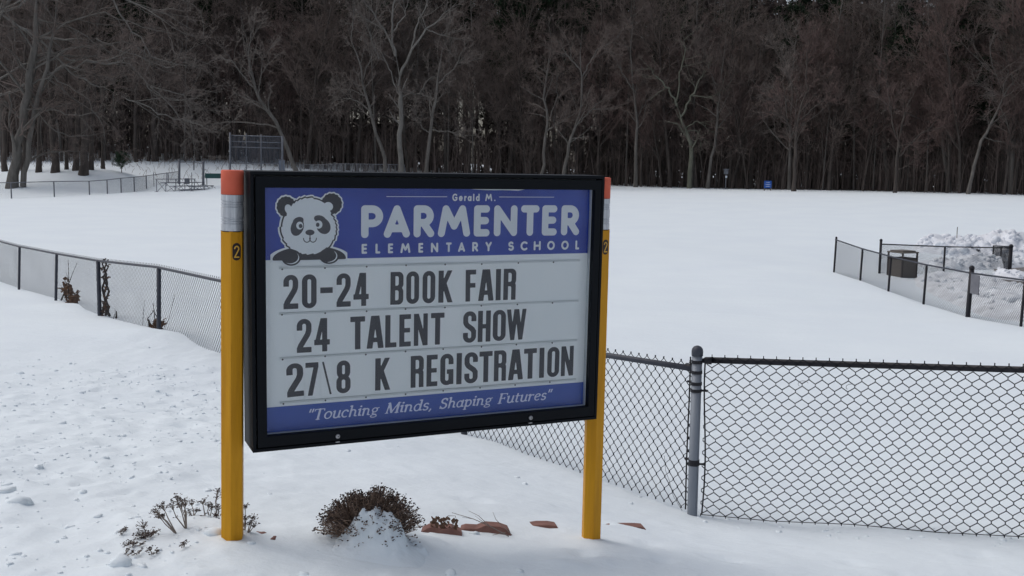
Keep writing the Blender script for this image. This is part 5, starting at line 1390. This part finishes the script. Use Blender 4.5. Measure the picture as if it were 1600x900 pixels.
def variant(key, seed, H, r0, mats, **k):
    rs = np.random.RandomState(seed)
    tp = dict(lean=k.pop('lean', .04), wob=k.pop('wob', .02), r1=k.pop('r1', .05))
    P, R = trunkpoly(rs, H, r0=r0, **tp)
    V, Fc = tubes_np(P, R, 9)
    tm = np_mesh("trunk", [(V, Fc, 0)], mats[0])
    cm = crown(rs, P, R, spec_std(**k), "crown", [mats[0], mats[1]])
    TREES[key] = (tm, cm)
BB, BG, BP, TB, TR_, TG = M["bark_brown"], M["bark_grey"], M["bark_pale"], M["twig_brown"], M["twig_red"], M["twig_grey"]
for i in range(4): variant(('edge', i), 100 + i, 15.5 + i, 0.19, (BB if i % 2 else BG, TB if i % 2 else TG), n1=28, a1=0.75, up=0.07, t0=0.22, ratio=0.42, n2=8, n3=6, n4=4, r=0.010, lean=.07, wob=.045)
for i in range(3): variant(('red', i), 120 + i, 13.5 + i, 0.15, (BB, TR_), n1=26, a1=0.6, up=0.10, t0=0.25, ratio=0.48, n2=8, n3=6, n4=4, lean=.06, wob=.04)
for i in range(4): variant(('pole', i), 140 + i, 22 + i, (0.17, 0.115, 0.09, 0.14)[i], (BB if i in (0, 3) else BG, TB), n1=30, a1=0.9, up=0.04, t0=0.30, ratio=0.22, n2=6, n3=5, n4=3, lean=.03, wob=.015)
for i in range(3): variant(('brushy', i), 160 + i, 9 + i, 0.08, (BB, TB if i else TR_), n1=22, a1=0.7, up=0.06, t0=0.08, ratio=0.42, n2=6, n3=5, n4=3, lean=.1, wob=.05)
# pines: bare lower trunk, dark needle crown
def pine(key, seed, H, low, wide):
    rs = np.random.RandomState(seed)
    P, R = trunkpoly(rs, H, lean=.02, wob=.01, r0=.30, r1=.05)
    V, Fc = tubes_np(P, R, 8); tm = np_mesh("trunk", [(V, Fc, 0)], BB)
    dead, dr = sprout(rs, P, R, 30, 0.12, low + .1, 1.4, .15, 0.085, 4, .08, -.01, .2, .014)
    Q, QR = sprout(rs, P, R, 95, low, 0.99, 1.25, 0.2, wide, 6, 0.07, 0.015, 0.3, 0.03, gamma=.75)
    Q2, Q2R = sprout(rs, Q, QR, 6, 0.2, 1.0, 0.8, 0.25, 0.45, 4, 0.1, 0.03, 0.5, 0.015)
    n = Q2.shape[0] * 14; pi = rs.randint(0, Q2.shape[0], n); kk = rs.randint(0, 4, n)
    c = Q2[pi, kk] + rs.randn(n, 3) * (0.26, 0.26, 0.13)
    a = rs.randn(n, 3); a /= np.linalg.norm(a, axis=1, keepdims=True); b = np.cross(a, rs.randn(n, 3)); b /= np.linalg.norm(b, axis=1, keepdims=True) + 1e-9
    s = rs.uniform(.14, .34, n)[:, None]
    T = np.stack([c + a * s, c - a * s * .5 + b * s * .35, c - a * s * .5 - b * s * .35], 1).reshape(-1, 3)
    parts = [(*tubes_np(dead, dr, 3), 0), (*tubes_np(Q, QR, 4), 0), (*tubes_np(Q2, Q2R, 3), 0), (T, np.arange(3 * n).reshape(n, 3), 1)]
    TREES[key] = (tm, np_mesh("crown", parts, [BB, M["needle"]], smooth=False))
pine(('pine', 0), 200, 27, .42, .17); pine(('pine', 1), 201, 30, .50, .15); pine(('pine', 2), 202, 24, .33, .19)
print("tree kinds", round(time.time() - T0, 1))
def place(key, x, y, s, rz, name, label, group, cat="tree"):
    tm, cm = TREES[key]
    r = empty(name, (x, y, gz(x, y)), label, cat, group); r.rotation_euler = (0, 0, rz); r.scale = (s, s, s)
    link("trunk", tm, r); link("crown", cm, r); return r
EPX = [-200, 0, 200, 350, 640, 960, 1280, 1600, 1800]; EY = [118, 122, 126, 128, 128, 126, 113, 99, 92]
def edgeY(px): return float(np.interp(px, EPX, EY))
tr = random.Random(21)
G_ = {'edge': ("bare_tree", "bare grey brown tree at the front of the woods", "bare trees along the edge of the woods"),
      'red': ("bare_tree", "bare tree with a reddish haze of twigs", "reddish twigged trees in the woods"),
      'pole': ("forest_tree", "tall straight bare trunk deep in the woods", "tall straight trunks packed in the woods"),
      'brushy': ("sapling", "small brushy sapling at the foot of the woods", "brushy saplings under the woods"),
      'pine': ("pine_tree", "dark evergreen pine behind the bare trees", "dark pines behind the bare trees")}
ZP = [345, 640, 955, 1190, 1400]
ZN = ["left of the backstop", "above the sign's left half", "above the sign's right half", "between sign and blue field sign", "just right of blue field sign", "toward the right edge"]
def scatter(kind, nvar, n, d0, d1, px0=-120, px1=1720, s0=.85, s1=1.15):
    for i in range(n):
        px = px0 + (px1 - px0) * (i + tr.random()) / n
        Y = edgeY(px) + tr.uniform(d0, d1); x = (px - 800) / 1600 * Y * 1.0
        nm, lb, gp = G_[kind]
        lb = lb + ", " + ZN[int(np.searchsorted(ZP, px))]
        place((kind, tr.randrange(nvar)), x, Y, tr.uniform(s0, s1) * (.80 if 1160 < px < 1510 and kind in ('pine', 'pole') else 1), tr.uniform(0, 6.28), nm, lb, gp)
scatter('edge', 4, 46, 1, 12, s0=.95, s1=1.4)
scatter('red', 3, 20, 0.5, 7, px0=820)
scatter('red', 3, 5, 3, 9, px0=-60, px1=500)
scatter('brushy', 3, 34, 0.5, 9)
scatter('pole', 4, 165, 2, 34, s0=.95, s1=1.3)
scatter('pine', 3, 70, 9, 32, s0=.98, s1=1.22)
scatter('pine', 3, 9, 4, 9, px0=1380, s0=.9, s1=1.02)

# distant mass of the wood closing the view
rs = np.random.RandomState(5)
n = 270000
px = rs.uniform(-500, 2100, n); Yd = np.interp(px, EPX, EY) + 30 + 26 * rs.rand(n)
x = (px - 800) / 1600 * Yd; g0_ = gz_np(x, Yd)
topz = 34 - 8.0 * np.exp(-((px - 1340) / 170) ** 4) + 5.5 * fbm(x * 0.06, Yd * 0 + 3, 4)
u = rs.rand(n) ** 0.9; z = g0_ - 0.5 + u * (topz - g0_)
cl = fbm(x * 0.28, z * 0.28 + 7, 4)
keep = (cl > np.where((z - g0_ > 6) & (z - g0_ < 20), -0.16, -0.30)) | (rs.rand(n) < 0.20)
x, Yd, z, g0_ = x[keep], Yd[keep], z[keep], g0_[keep]; n = len(x)
a = rs.randn(n, 3) * (0.5, 0.5, 1.0); a /= np.linalg.norm(a, axis=1, keepdims=True); b = np.cross(a, rs.randn(n, 3)); b /= np.linalg.norm(b, axis=1, keepdims=True) + 1e-9
c = np.stack([x, Yd, z], 1); s = rs.uniform(.5, 1.5, n)[:, None]; w = rs.uniform(.06, .26, n)[:, None]
T = np.stack([c + a * s, c - a * s * .6 + b * w, c - a * s * .6 - b * w], 1).reshape(-1, 3)
trunks = []; N_ = 420
px = rs.uniform(-300, 1900, N_); Yt = np.interp(px, EPX, EY) + 24 + 30 * rs.rand(N_); xt = (px - 800) / 1600 * Yt; zt = gz_np(xt, Yt)
P = np.stack([np.stack([xt, Yt, zt - 1], 1), np.stack([xt + rs.randn(N_) * .3, Yt, zt + 10], 1), np.stack([xt + rs.randn(N_) * .9, Yt, zt + 22], 1)], 1)
R_ = np.stack([rs.uniform(.14, .30, N_)] * 3, 1) * (1, .75, .35)
tv, tf = tubes_np(P, R_, 5)
tag(link("distant_wood", np_mesh("distant_wood", [(T, np.arange(3 * n).reshape(n, 3), 0), (tv, tf, 0)], M["far_twig"], smooth=False)), "dense dark mass of far trunks and twigs closing the view behind the woods", kind="stuff")
# brush and dead stems along the foot of the left woods
st = []; rr2 = []
for i in range(520):
    px_ = tr.uniform(-40, 700); Y_ = edgeY(px_) - tr.uniform(-6, 14) * (1 if px_ < 330 else .5); x_ = (px_ - 800) / 1600 * Y_; z_ = gz(x_, Y_)
    L_ = tr.uniform(.3, 1.8); dx, dz = tr.uniform(-.7, .7) * L_, L_ * tr.uniform(.3, 1)
    st.append([(x_, Y_, z_ - .05), (x_ + dx * .4, Y_, z_ + dz * .6), (x_ + dx, Y_ + tr.uniform(-.3, .3), z_ + dz)]); rr2.append([.022, .018, .012])
for i in range(3400):
    px_ = tr.uniform(-80, 1700); Y_ = edgeY(px_) + tr.uniform(.5, 20); x_ = (px_ - 800) / 1600 * Y_; z_ = gz(x_, Y_)
    L_ = tr.uniform(1.2, 7.5); dx = tr.gauss(0, .10) * L_; r_ = tr.uniform(.016, .036)
    st.append([(x_, Y_, z_ - .1), (x_ + dx * .4 + tr.gauss(0, .05), Y_, z_ + L_ * .5), (x_ + dx, Y_ + tr.uniform(-.3, .3), z_ + L_)]); rr2.append([r_, r_ * .8, r_ * .4])
    for k in range(3):
        f_ = tr.uniform(.25, .9); bx, bz = x_ + dx * f_, z_ + L_ * f_; l2 = L_ * tr.uniform(.15, .4); sx_ = tr.choice((-1, 1)) * tr.uniform(.3, .9)
        st.append([(bx, Y_, bz), (bx + sx_ * l2 * .5, Y_ + tr.uniform(-.2, .2), bz + l2 * .35), (bx + sx_ * l2, Y_ + tr.uniform(-.3, .3), bz + l2 * .8)]); rr2.append([r_ * .6, r_ * .5, r_ * .3])
V, Fc = tubes_np(np.array(st), np.array(rr2), 3)
tag(link("undergrowth", np_mesh("undergrowth", [(V, Fc, 0)], TB)), "thin bare whips and dead brush filling the foot of the woods", kind="stuff")

# individual trees one can pick out
def own_tree(label, Y, limbs, mats, levels, seed, name="bare_tree", Yj=1.5, sides=10, base_z=True, trunk_n=1, lk=.72, tk=.68):
    """limbs: [(pixel polyline, r0, r1)]; the first trunk_n are the trunk, the rest the main limbs"""
    rs = np.random.RandomState(seed)
    fx, fy = limbs[0][0][0]; base = at(fx, fy, Y); base.z = gz(base.x, base.y)
    r = root_at(name, tuple(base), label, "tree")
    Ps, Rs = [], []
    for i, (pl, r0, r1) in enumerate(limbs):
        dj = 0 if i < trunk_n else rs.uniform(-Yj, Yj)
        W = [np.array(at(px, py, Y + dj * k / max(1, len(pl) - 1))) for k, (px, py) in enumerate(pl)]
        if i == 0: W[0] = np.array(base) - (0, 0, .3)
        P = resample(W, 14); 
        kk_ = rs.randn(13, 3) * 0.022 * np.linalg.norm(P[-1] - P[0]) * (0.5 if i >= trunk_n else .18); P[1:] += kk_
        r0, r1 = (r0 * lk, r1 * lk) if i >= trunk_n else (r0 * tk, r1 * tk)
        Ps.append(P); Rs.append((np.linspace(1, 0, 14) * (r0 - r1) + r1) * np.clip(np.linspace(1, 0, 14) / .35, .12, 1))
    Rs[0] = Rs[0].copy(); Rs[0][0] *= 1.4; Rs[0][1] *= 1.1
    P, R = np.array(Ps), np.array(Rs)
    V, Fc = tubes_np(P[:trunk_n], R[:trunk_n], sides)
    wchild(link("trunk", np_mesh("trunk", [(V, Fc, 0)], mats[0])), r)
    parts = []
    if len(limbs) > trunk_n:
        V, Fc = tubes_np(P[trunk_n:], R[trunk_n:], 6); parts.append((V, Fc, 0))
    PP, RR = P, R
    for s in levels:
        s = dict(s); sd_ = s.pop('sides'); mi = s.pop('mi'); PP, RR = sprout(rs, PP, RR, **s); parts.append((*tubes_np(PP, RR, sd_), mi))
    wchild(link("crown", np_mesh("crown", parts, [mats[0], mats[1]])), r)
    return r
def lv(n1, n2, n3, n4, up=.05, L1=5.0, t0=.35, a=.8, rm=.012, wob=.14):
    return [dict(count=n1, t0=t0, t1=1, ang=a, asd=.2, ratio=1, Lref=L1, K=6, wob=wob, upw=up, rfac=.5, sides=4, mi=0, rmin=.025),
            dict(count=n2, t0=.15, t1=1, ang=.75, asd=.25, ratio=.5, K=5, wob=.15, upw=up, rfac=.6, sides=4, mi=1, rmin=.018),
            dict(count=n3, t0=.1, t1=1, ang=.7, asd=.25, ratio=.55, K=4, wob=.15, upw=up, rfac=.7, sides=3, mi=1, rmin=.013),
            dict(count=n4, t0=.1, t1=1, ang=.6, asd=.25, ratio=.6, K=3, wob=.12, upw=up, rfac=.8, sides=3, mi=1, rmin=rm)]
own_tree("pale grey tree with a wide fan of upright limbs above the sign's middle", 119,
    [([(626, 268), (625, 225), (627, 170), (625, 120), (618, 85)], .50, .28), ([(618, 88), (600, 45), (578, 15), (560, -20)], .2, .08), ([(618, 88), (612, 50), (615, 10), (612, -40)], .2, .1),
     ([(625, 118), (643, 78), (665, 45), (700, 15), (720, -10)], .24, .08), ([(643, 78), (650, 40), (668, 5), (676, -30)], .16, .08), ([(600, 45), (585, 38), (560, 20)], .12, .05), ([(665, 45), (690, 55), (715, 60)], .1, .04), ([(612, 50), (632, 25), (640, -15)], .12, .06), ([(625, 150), (600, 90), (580, 60)], .12, .05), ([(592, 92), (580, 60), (572, 30)], .1, .05)],
    (BP, TG), lv(7, 5, 4, 3, up=.08, L1=3.4, t0=.45), 301)
own_tree("grey tree whose trunk sweeps up to the left beside the backstop", 110,
    [([(466, 268), (452, 235), (438, 205), (424, 178), (404, 150), (396, 120), (385, 80), (378, 30)], .36, .12), ([(424, 178), (398, 160), (375, 150), (352, 140)], .14, .05), ([(436, 200), (400, 193), (360, 190), (330, 194), (300, 185)], .12, .04), ([(396, 128), (388, 100), (392, 60), (400, 20)], .14, .06), ([(400, 140), (380, 118), (362, 95), (345, 70)], .14, .05), ([(404, 150), (408, 110), (410, 80)], .1, .05)],
    (BG, TG), lv(8, 5, 4, 4, up=.05, L1=3.6, t0=.4), 302)
own_tree("slender grey tree bending left then right between the backstop and the pale fan shaped tree", 117,
    [([(604, 270), (601, 245), (588, 205), (577, 172), (567, 130), (562, 95), (548, 60), (540, 20)], .33, .1), ([(577, 172), (560, 158), (540, 152), (523, 165)], .12, .05), ([(566, 125), (580, 90), (590, 60)], .11, .05), ([(548, 60), (552, 30), (556, -10)], .1, .05), ([(570, 150), (548, 140), (520, 138)], .09, .04)],
    (BG, TG), lv(9, 5, 4, 4, up=.05, L1=3.4, t0=.4), 303)
own_tree("grey tree with low crooked side limbs right of the pale fan shaped tree", 118,
    [([(663, 270), (668, 235), (673, 205), (678, 170), (684, 130), (690, 90), (700, 40)], .36, .1), ([(672, 208), (660, 200), (655, 185), (650, 178)], .12, .05), ([(674, 203), (700, 205), (725, 212), (740, 216)], .11, .04), ([(655, 148), (668, 125), (695, 112)], .12, .05), ([(680, 155), (655, 146), (640, 148)], .12, .05), ([(684, 130), (715, 100), (730, 60)], .14, .05)],
    (BG, TG), lv(9, 5, 4, 4, up=.05, L1=3.6, t0=.4), 304)
own_tree("twisted tree with greenish bark right of the sign, nearest the edge of the field", 119,
    [([(1077, 292), (1078, 262), (1081, 235), (1075, 212), (1067, 193), (1060, 172), (1056, 158)], .40, .26), ([(1058, 165), (1050, 148), (1042, 135), (1025, 120), (1010, 100)], .2, .06), ([(1064, 182), (1074, 165), (1082, 148), (1092, 125), (1110, 100)], .2, .06), ([(1072, 200), (1090, 188), (1110, 205), (1118, 212)], .09, .04), ([(1074, 205), (1088, 203), (1096, 228)], .08, .03), ([(1082, 150), (1105, 152), (1135, 143)], .1, .04), ([(1056, 160), (1062, 120), (1070, 80), (1066, 40)], .14, .05)],
    (M["bark_green"], TB), lv(9, 5, 5, 4, up=.06, L1=3.6, t0=.4), 305)
own_tree("slightly bowed grey tree just right of the twisted green barked tree", 119,
    [([(1105, 292), (1110, 255), (1116, 220), (1119, 185), (1124, 155), (1128, 110), (1135, 50)], .30, .1), ([(1122, 160), (1140, 130), (1150, 100)], .1, .04), ([(1124, 140), (1108, 110), (1100, 80)], .1, .04)],
    (BG, TB), lv(12, 5, 5, 4, up=.06, L1=3.4, t0=.4), 306)
own_tree("dark tree with a long curving trunk leaning right, near the right edge of the photo", 101,
    [([(1512, 305), (1519, 270), (1526, 240), (1535, 215), (1550, 195), (1562, 168), (1572, 140), (1590, 120), (1610, 95)], .26, .08), ([(1535, 215), (1565, 222), (1600, 224)], .08, .03), ([(1565, 160), (1575, 110), (1570, 70)], .1, .04)],
    (BG, TR_), lv(10, 5, 5, 4, up=.07, L1=3.0, t0=.35), 307)
own_tree("forked dark tree spreading up and right behind the blue sign's right side", 104,
    [([(1398, 300), (1402, 250), (1408, 200), (1420, 160), (1440, 120)], .24, .08), ([(1404, 245), (1430, 215), (1460, 195), (1478, 160)], .12, .05), ([(1405, 230), (1392, 180), (1388, 130), (1380, 90)], .12, .05), ([(1400, 268), (1425, 255), (1440, 235)], .08, .03)],
    (BB, TR_), lv(11, 6, 5, 4, up=.09, L1=3.2, t0=.3, a=.6), 308)
own_tree("brown tree with ascending limbs and red tinged top above the small blue sign", 109,
    [([(1240, 300), (1242, 250), (1244, 205), (1250, 170), (1262, 140), (1285, 105)], .32, .1), ([(1244, 210), (1222, 180), (1205, 160)], .14, .05), ([(1246, 190), (1270, 170), (1300, 145)], .13, .05), ([(1262, 140), (1258, 100), (1266, 60)], .13, .05)],
    (BB, TR_), lv(12, 6, 5, 4, up=.09, L1=3.6, t0=.35, a=.65), 309)
own_tree("straight brown tree left of the twisted green barked tree, beside the sign's right end", 122,
    [([(993, 290), (993, 240), (995, 190), (990, 140), (985, 80), (990, 20)], .32, .1), ([(994, 185), (1010, 160), (1025, 140)], .1, .04), ([(990, 140), (970, 110), (955, 80)], .12, .04)],
    (BG, TB), lv(14, 6, 5, 4, up=.06, L1=3.6, t0=.3), 310)
own_tree("crooked grey tree behind the right part of the sign's top edge with a kinked trunk", 118,
    [([(846, 272), (850, 235), (852, 205), (858, 185), (850, 150), (856, 110), (862, 70), (858, 20)], .28, .1), ([(858, 185), (872, 150), (868, 110)], .12, .05), ([(852, 205), (880, 190), (905, 170)], .1, .04)],
    (BG, TB), lv(12, 6, 5, 4, up=.06, L1=3.6, t0=.3), 311)
own_tree("brown tree leaning slightly right behind the right part of the sign's top edge", 116,
    [([(878, 272), (886, 235), (898, 200), (908, 165), (912, 130), (905, 90), (912, 40)], .30, .1), ([(898, 200), (925, 170), (950, 150)], .11, .04), ([(910, 120), (930, 80), (965, 60)], .12, .05), ([(908, 110), (885, 85), (870, 60)], .12, .05)],
    (BG, TB), lv(12, 6, 5, 4, up=.06, L1=3.6, t0=.3), 312)
# great spreading tree at the far left, close to the camera side of the far fence
low = [dict(count=9, t0=.12, t1=1, ang=.75, asd=.25, ratio=.42, K=7, wob=.20, upw=-.01, rfac=.55, sides=4, mi=0, rmin=.018),
       dict(count=6, t0=.1, t1=1, ang=.7, asd=.25, ratio=.5, K=6, wob=.22, upw=.0, rfac=.6, sides=4, mi=1, rmin=.012),
       dict(count=5, t0=.1, t1=1, ang=.7, asd=.25, ratio=.5, K=4, wob=.2, upw=.02, rfac=.7, sides=3, mi=1, rmin=.011),
       dict(count=4, t0=.1, t1=1, ang=.6, asd=.25, ratio=.6, K=3, wob=.15, upw=.02, rfac=.8, sides=3, mi=1, rmin=.008)]
own_tree("huge bare tree at the left edge with thick leaning trunk and long limbs", 98,
    [([(18, 292), (24, 255), (31, 215), (38, 178), (47, 130), (53, 70), (58, 10), (60, -50)], .46, .24), ([(36, 292), (43, 250), (48, 205), (56, 160), (74, 110), (82, 50), (90, -20)], .28, .12),
     ([(47, 135), (85, 112), (130, 100), (165, 96), (215, 70), (255, 75)], .13, .03), ([(50, 110), (100, 80), (140, 70), (185, 62), (240, 88), (290, 110), (320, 100)], .14, .03),
     ([(40, 170), (80, 172), (115, 182), (150, 178), (180, 162)], .11, .03), ([(44, 150), (70, 190), (92, 210), (130, 214), (170, 205), (185, 190)], .10, .03),
     ([(54, 60), (110, 30), (160, 20), (215, 40), (260, 50), (310, 55)], .13, .03), ([(36, 190), (10, 160), (-20, 150)], .12, .05), ([(48, 120), (20, 80), (-10, 60)], .12, .05), ([(60, 0), (100, -30), (150, -50)], .14, .05),
     ([(52, 80), (20, 30), (-15, -5)], .12, .05), ([(74, 110), (100, 130), (135, 150), (160, 190), (165, 225), (190, 245)], .08, .02), ([(60, 30), (120, 45), (170, 80), (200, 120), (215, 150)], .1, .03)],
    (BG, TB), low, 320, Yj=4, trunk_n=2, lk=.8, tk=1.0)
own_tree("large bare tree at far left sending long hooked branches toward the backstop", 100,
    [([(-70, 285), (-60, 200), (-40, 100), (0, 20), (60, -60)], .45, .2), ([(0, 20), (90, -20), (170, -10), (235, 12), (262, 38), (300, 52), (320, 58)], .14, .03), ([(170, -10), (215, 60), (240, 90), (275, 105), (305, 100), (340, 118)], .11, .025),
     ([(150, 60), (190, 80), (225, 90), (245, 100), (265, 106), (310, 95)], .10, .02), ([(200, 95), (225, 130), (245, 150), (270, 158), (310, 152), (338, 130)], .09, .02), ([(190, 150), (225, 165), (250, 178), (290, 188), (330, 205), (350, 208)], .08, .02),
     ([(235, 135), (262, 160), (280, 180), (292, 200), (301, 226)], .07, .02), ([(255, 140), (290, 150), (298, 185), (300, 215), (310, 240), (330, 248)], .06, .02), ([(0, 20), (60, 60), (150, 60)], .16, .1), ([(60, 60), (120, 120), (190, 150)], .12, .08), ([(100, 90), (160, 100), (200, 95), (235, 135)], .12, .07), ([(235, 135), (255, 140)], .07, .06)],
    (BP, TG), low, 321, Yj=2, lk=.85, tk=1.0)
# dark trunks standing in the snow at the left
for i, (px_, py_, w_, tx, Y_) in enumerate([(8, 268, .26, 0, 108), (36, 268, .22, 40, 108), (60, 268, .26, 66, 106), (86, 271, .36, 78, 105), (104, 266, .17, 104, 107), (118, 268, .28, 124, 106), (130, 271, .40, 136, 104), (142, 267, .24, 150, 107), (161, 265, .18, 158, 109), (213, 252, .2, 210, 126), (243, 252, .34, 240, 128)]):
    own_tree(["dark trunk partly hidden at the left edge behind the huge spreading tree", "dark trunk second from the left edge in the snowy rise", "dark trunk just right of the huge leaning trunk", "thick dark trunk flaring at its foot in the snowy rise", "thin dark trunk between the flaring trunk and the next pair",
              "medium dark trunk left of the thickest one in the snowy rise", "thickest dark trunk in the middle of the snowy rise", "dark trunk leaning against the right side of the thickest one", "slim dark trunk left of the small green pine", "slim dark trunk above and right of the small green pine", "broad dark trunk at the foot of the woods left of the dugout posts"][i], Y_,
        [([(px_, py_), ((px_ * 2 + tx) / 3, 215), ((px_ + tx) / 2, 160), (tx, 80), (tx + 6, 0)], w_, w_ * .35)], (BB, TB), lv(16, 5, 4, 3, up=.04, L1=4.2, t0=.25, a=.95), 330 + i, tk=1.0)
# small green pine in the snow
sp = at(190, 268, 108); spr = root_at("young_pine", (sp.x, sp.y, gz(sp.x, sp.y)), "small green young pine standing alone in the snow behind the left far fence", "tree")
rs = np.random.RandomState(9); P, R = trunkpoly(rs, 1.7, K=8, r0=.04, r1=.01); P += (sp.x, sp.y, gz(sp.x, sp.y))
wchild(link("trunk", np_mesh("trunk", [(*tubes_np(P, R, 6), 0)], BB)), spr)
Q, QR = sprout(rs, P, R, 30, .2, .98, 1.1, .2, .75, 5, .1, .05, .3, .006, gamma=.75); n = Q.shape[0] * 130; pi = rs.randint(0, Q.shape[0], n); kk = rs.randint(1, 5, n)
c = Q[pi, kk] + rs.randn(n, 3) * .07; a = rs.randn(n, 3); a /= np.linalg.norm(a, axis=1, keepdims=True); b = np.cross(a, rs.randn(n, 3)); b /= np.linalg.norm(b, axis=1, keepdims=True)
T = np.stack([c + a * .11, c - a * .05 + b * .022, c - a * .05 - b * .022], 1).reshape(-1, 3)
wchild(link("crown", np_mesh("crown", [(*tubes_np(Q, QR, 4), 0), (T, np.arange(3 * n).reshape(n, 3), 1)], [BB, M["needle_young"]], smooth=False)), spr)
print("all", round(time.time() - T0, 1), "objects", len(bpy.data.objects))
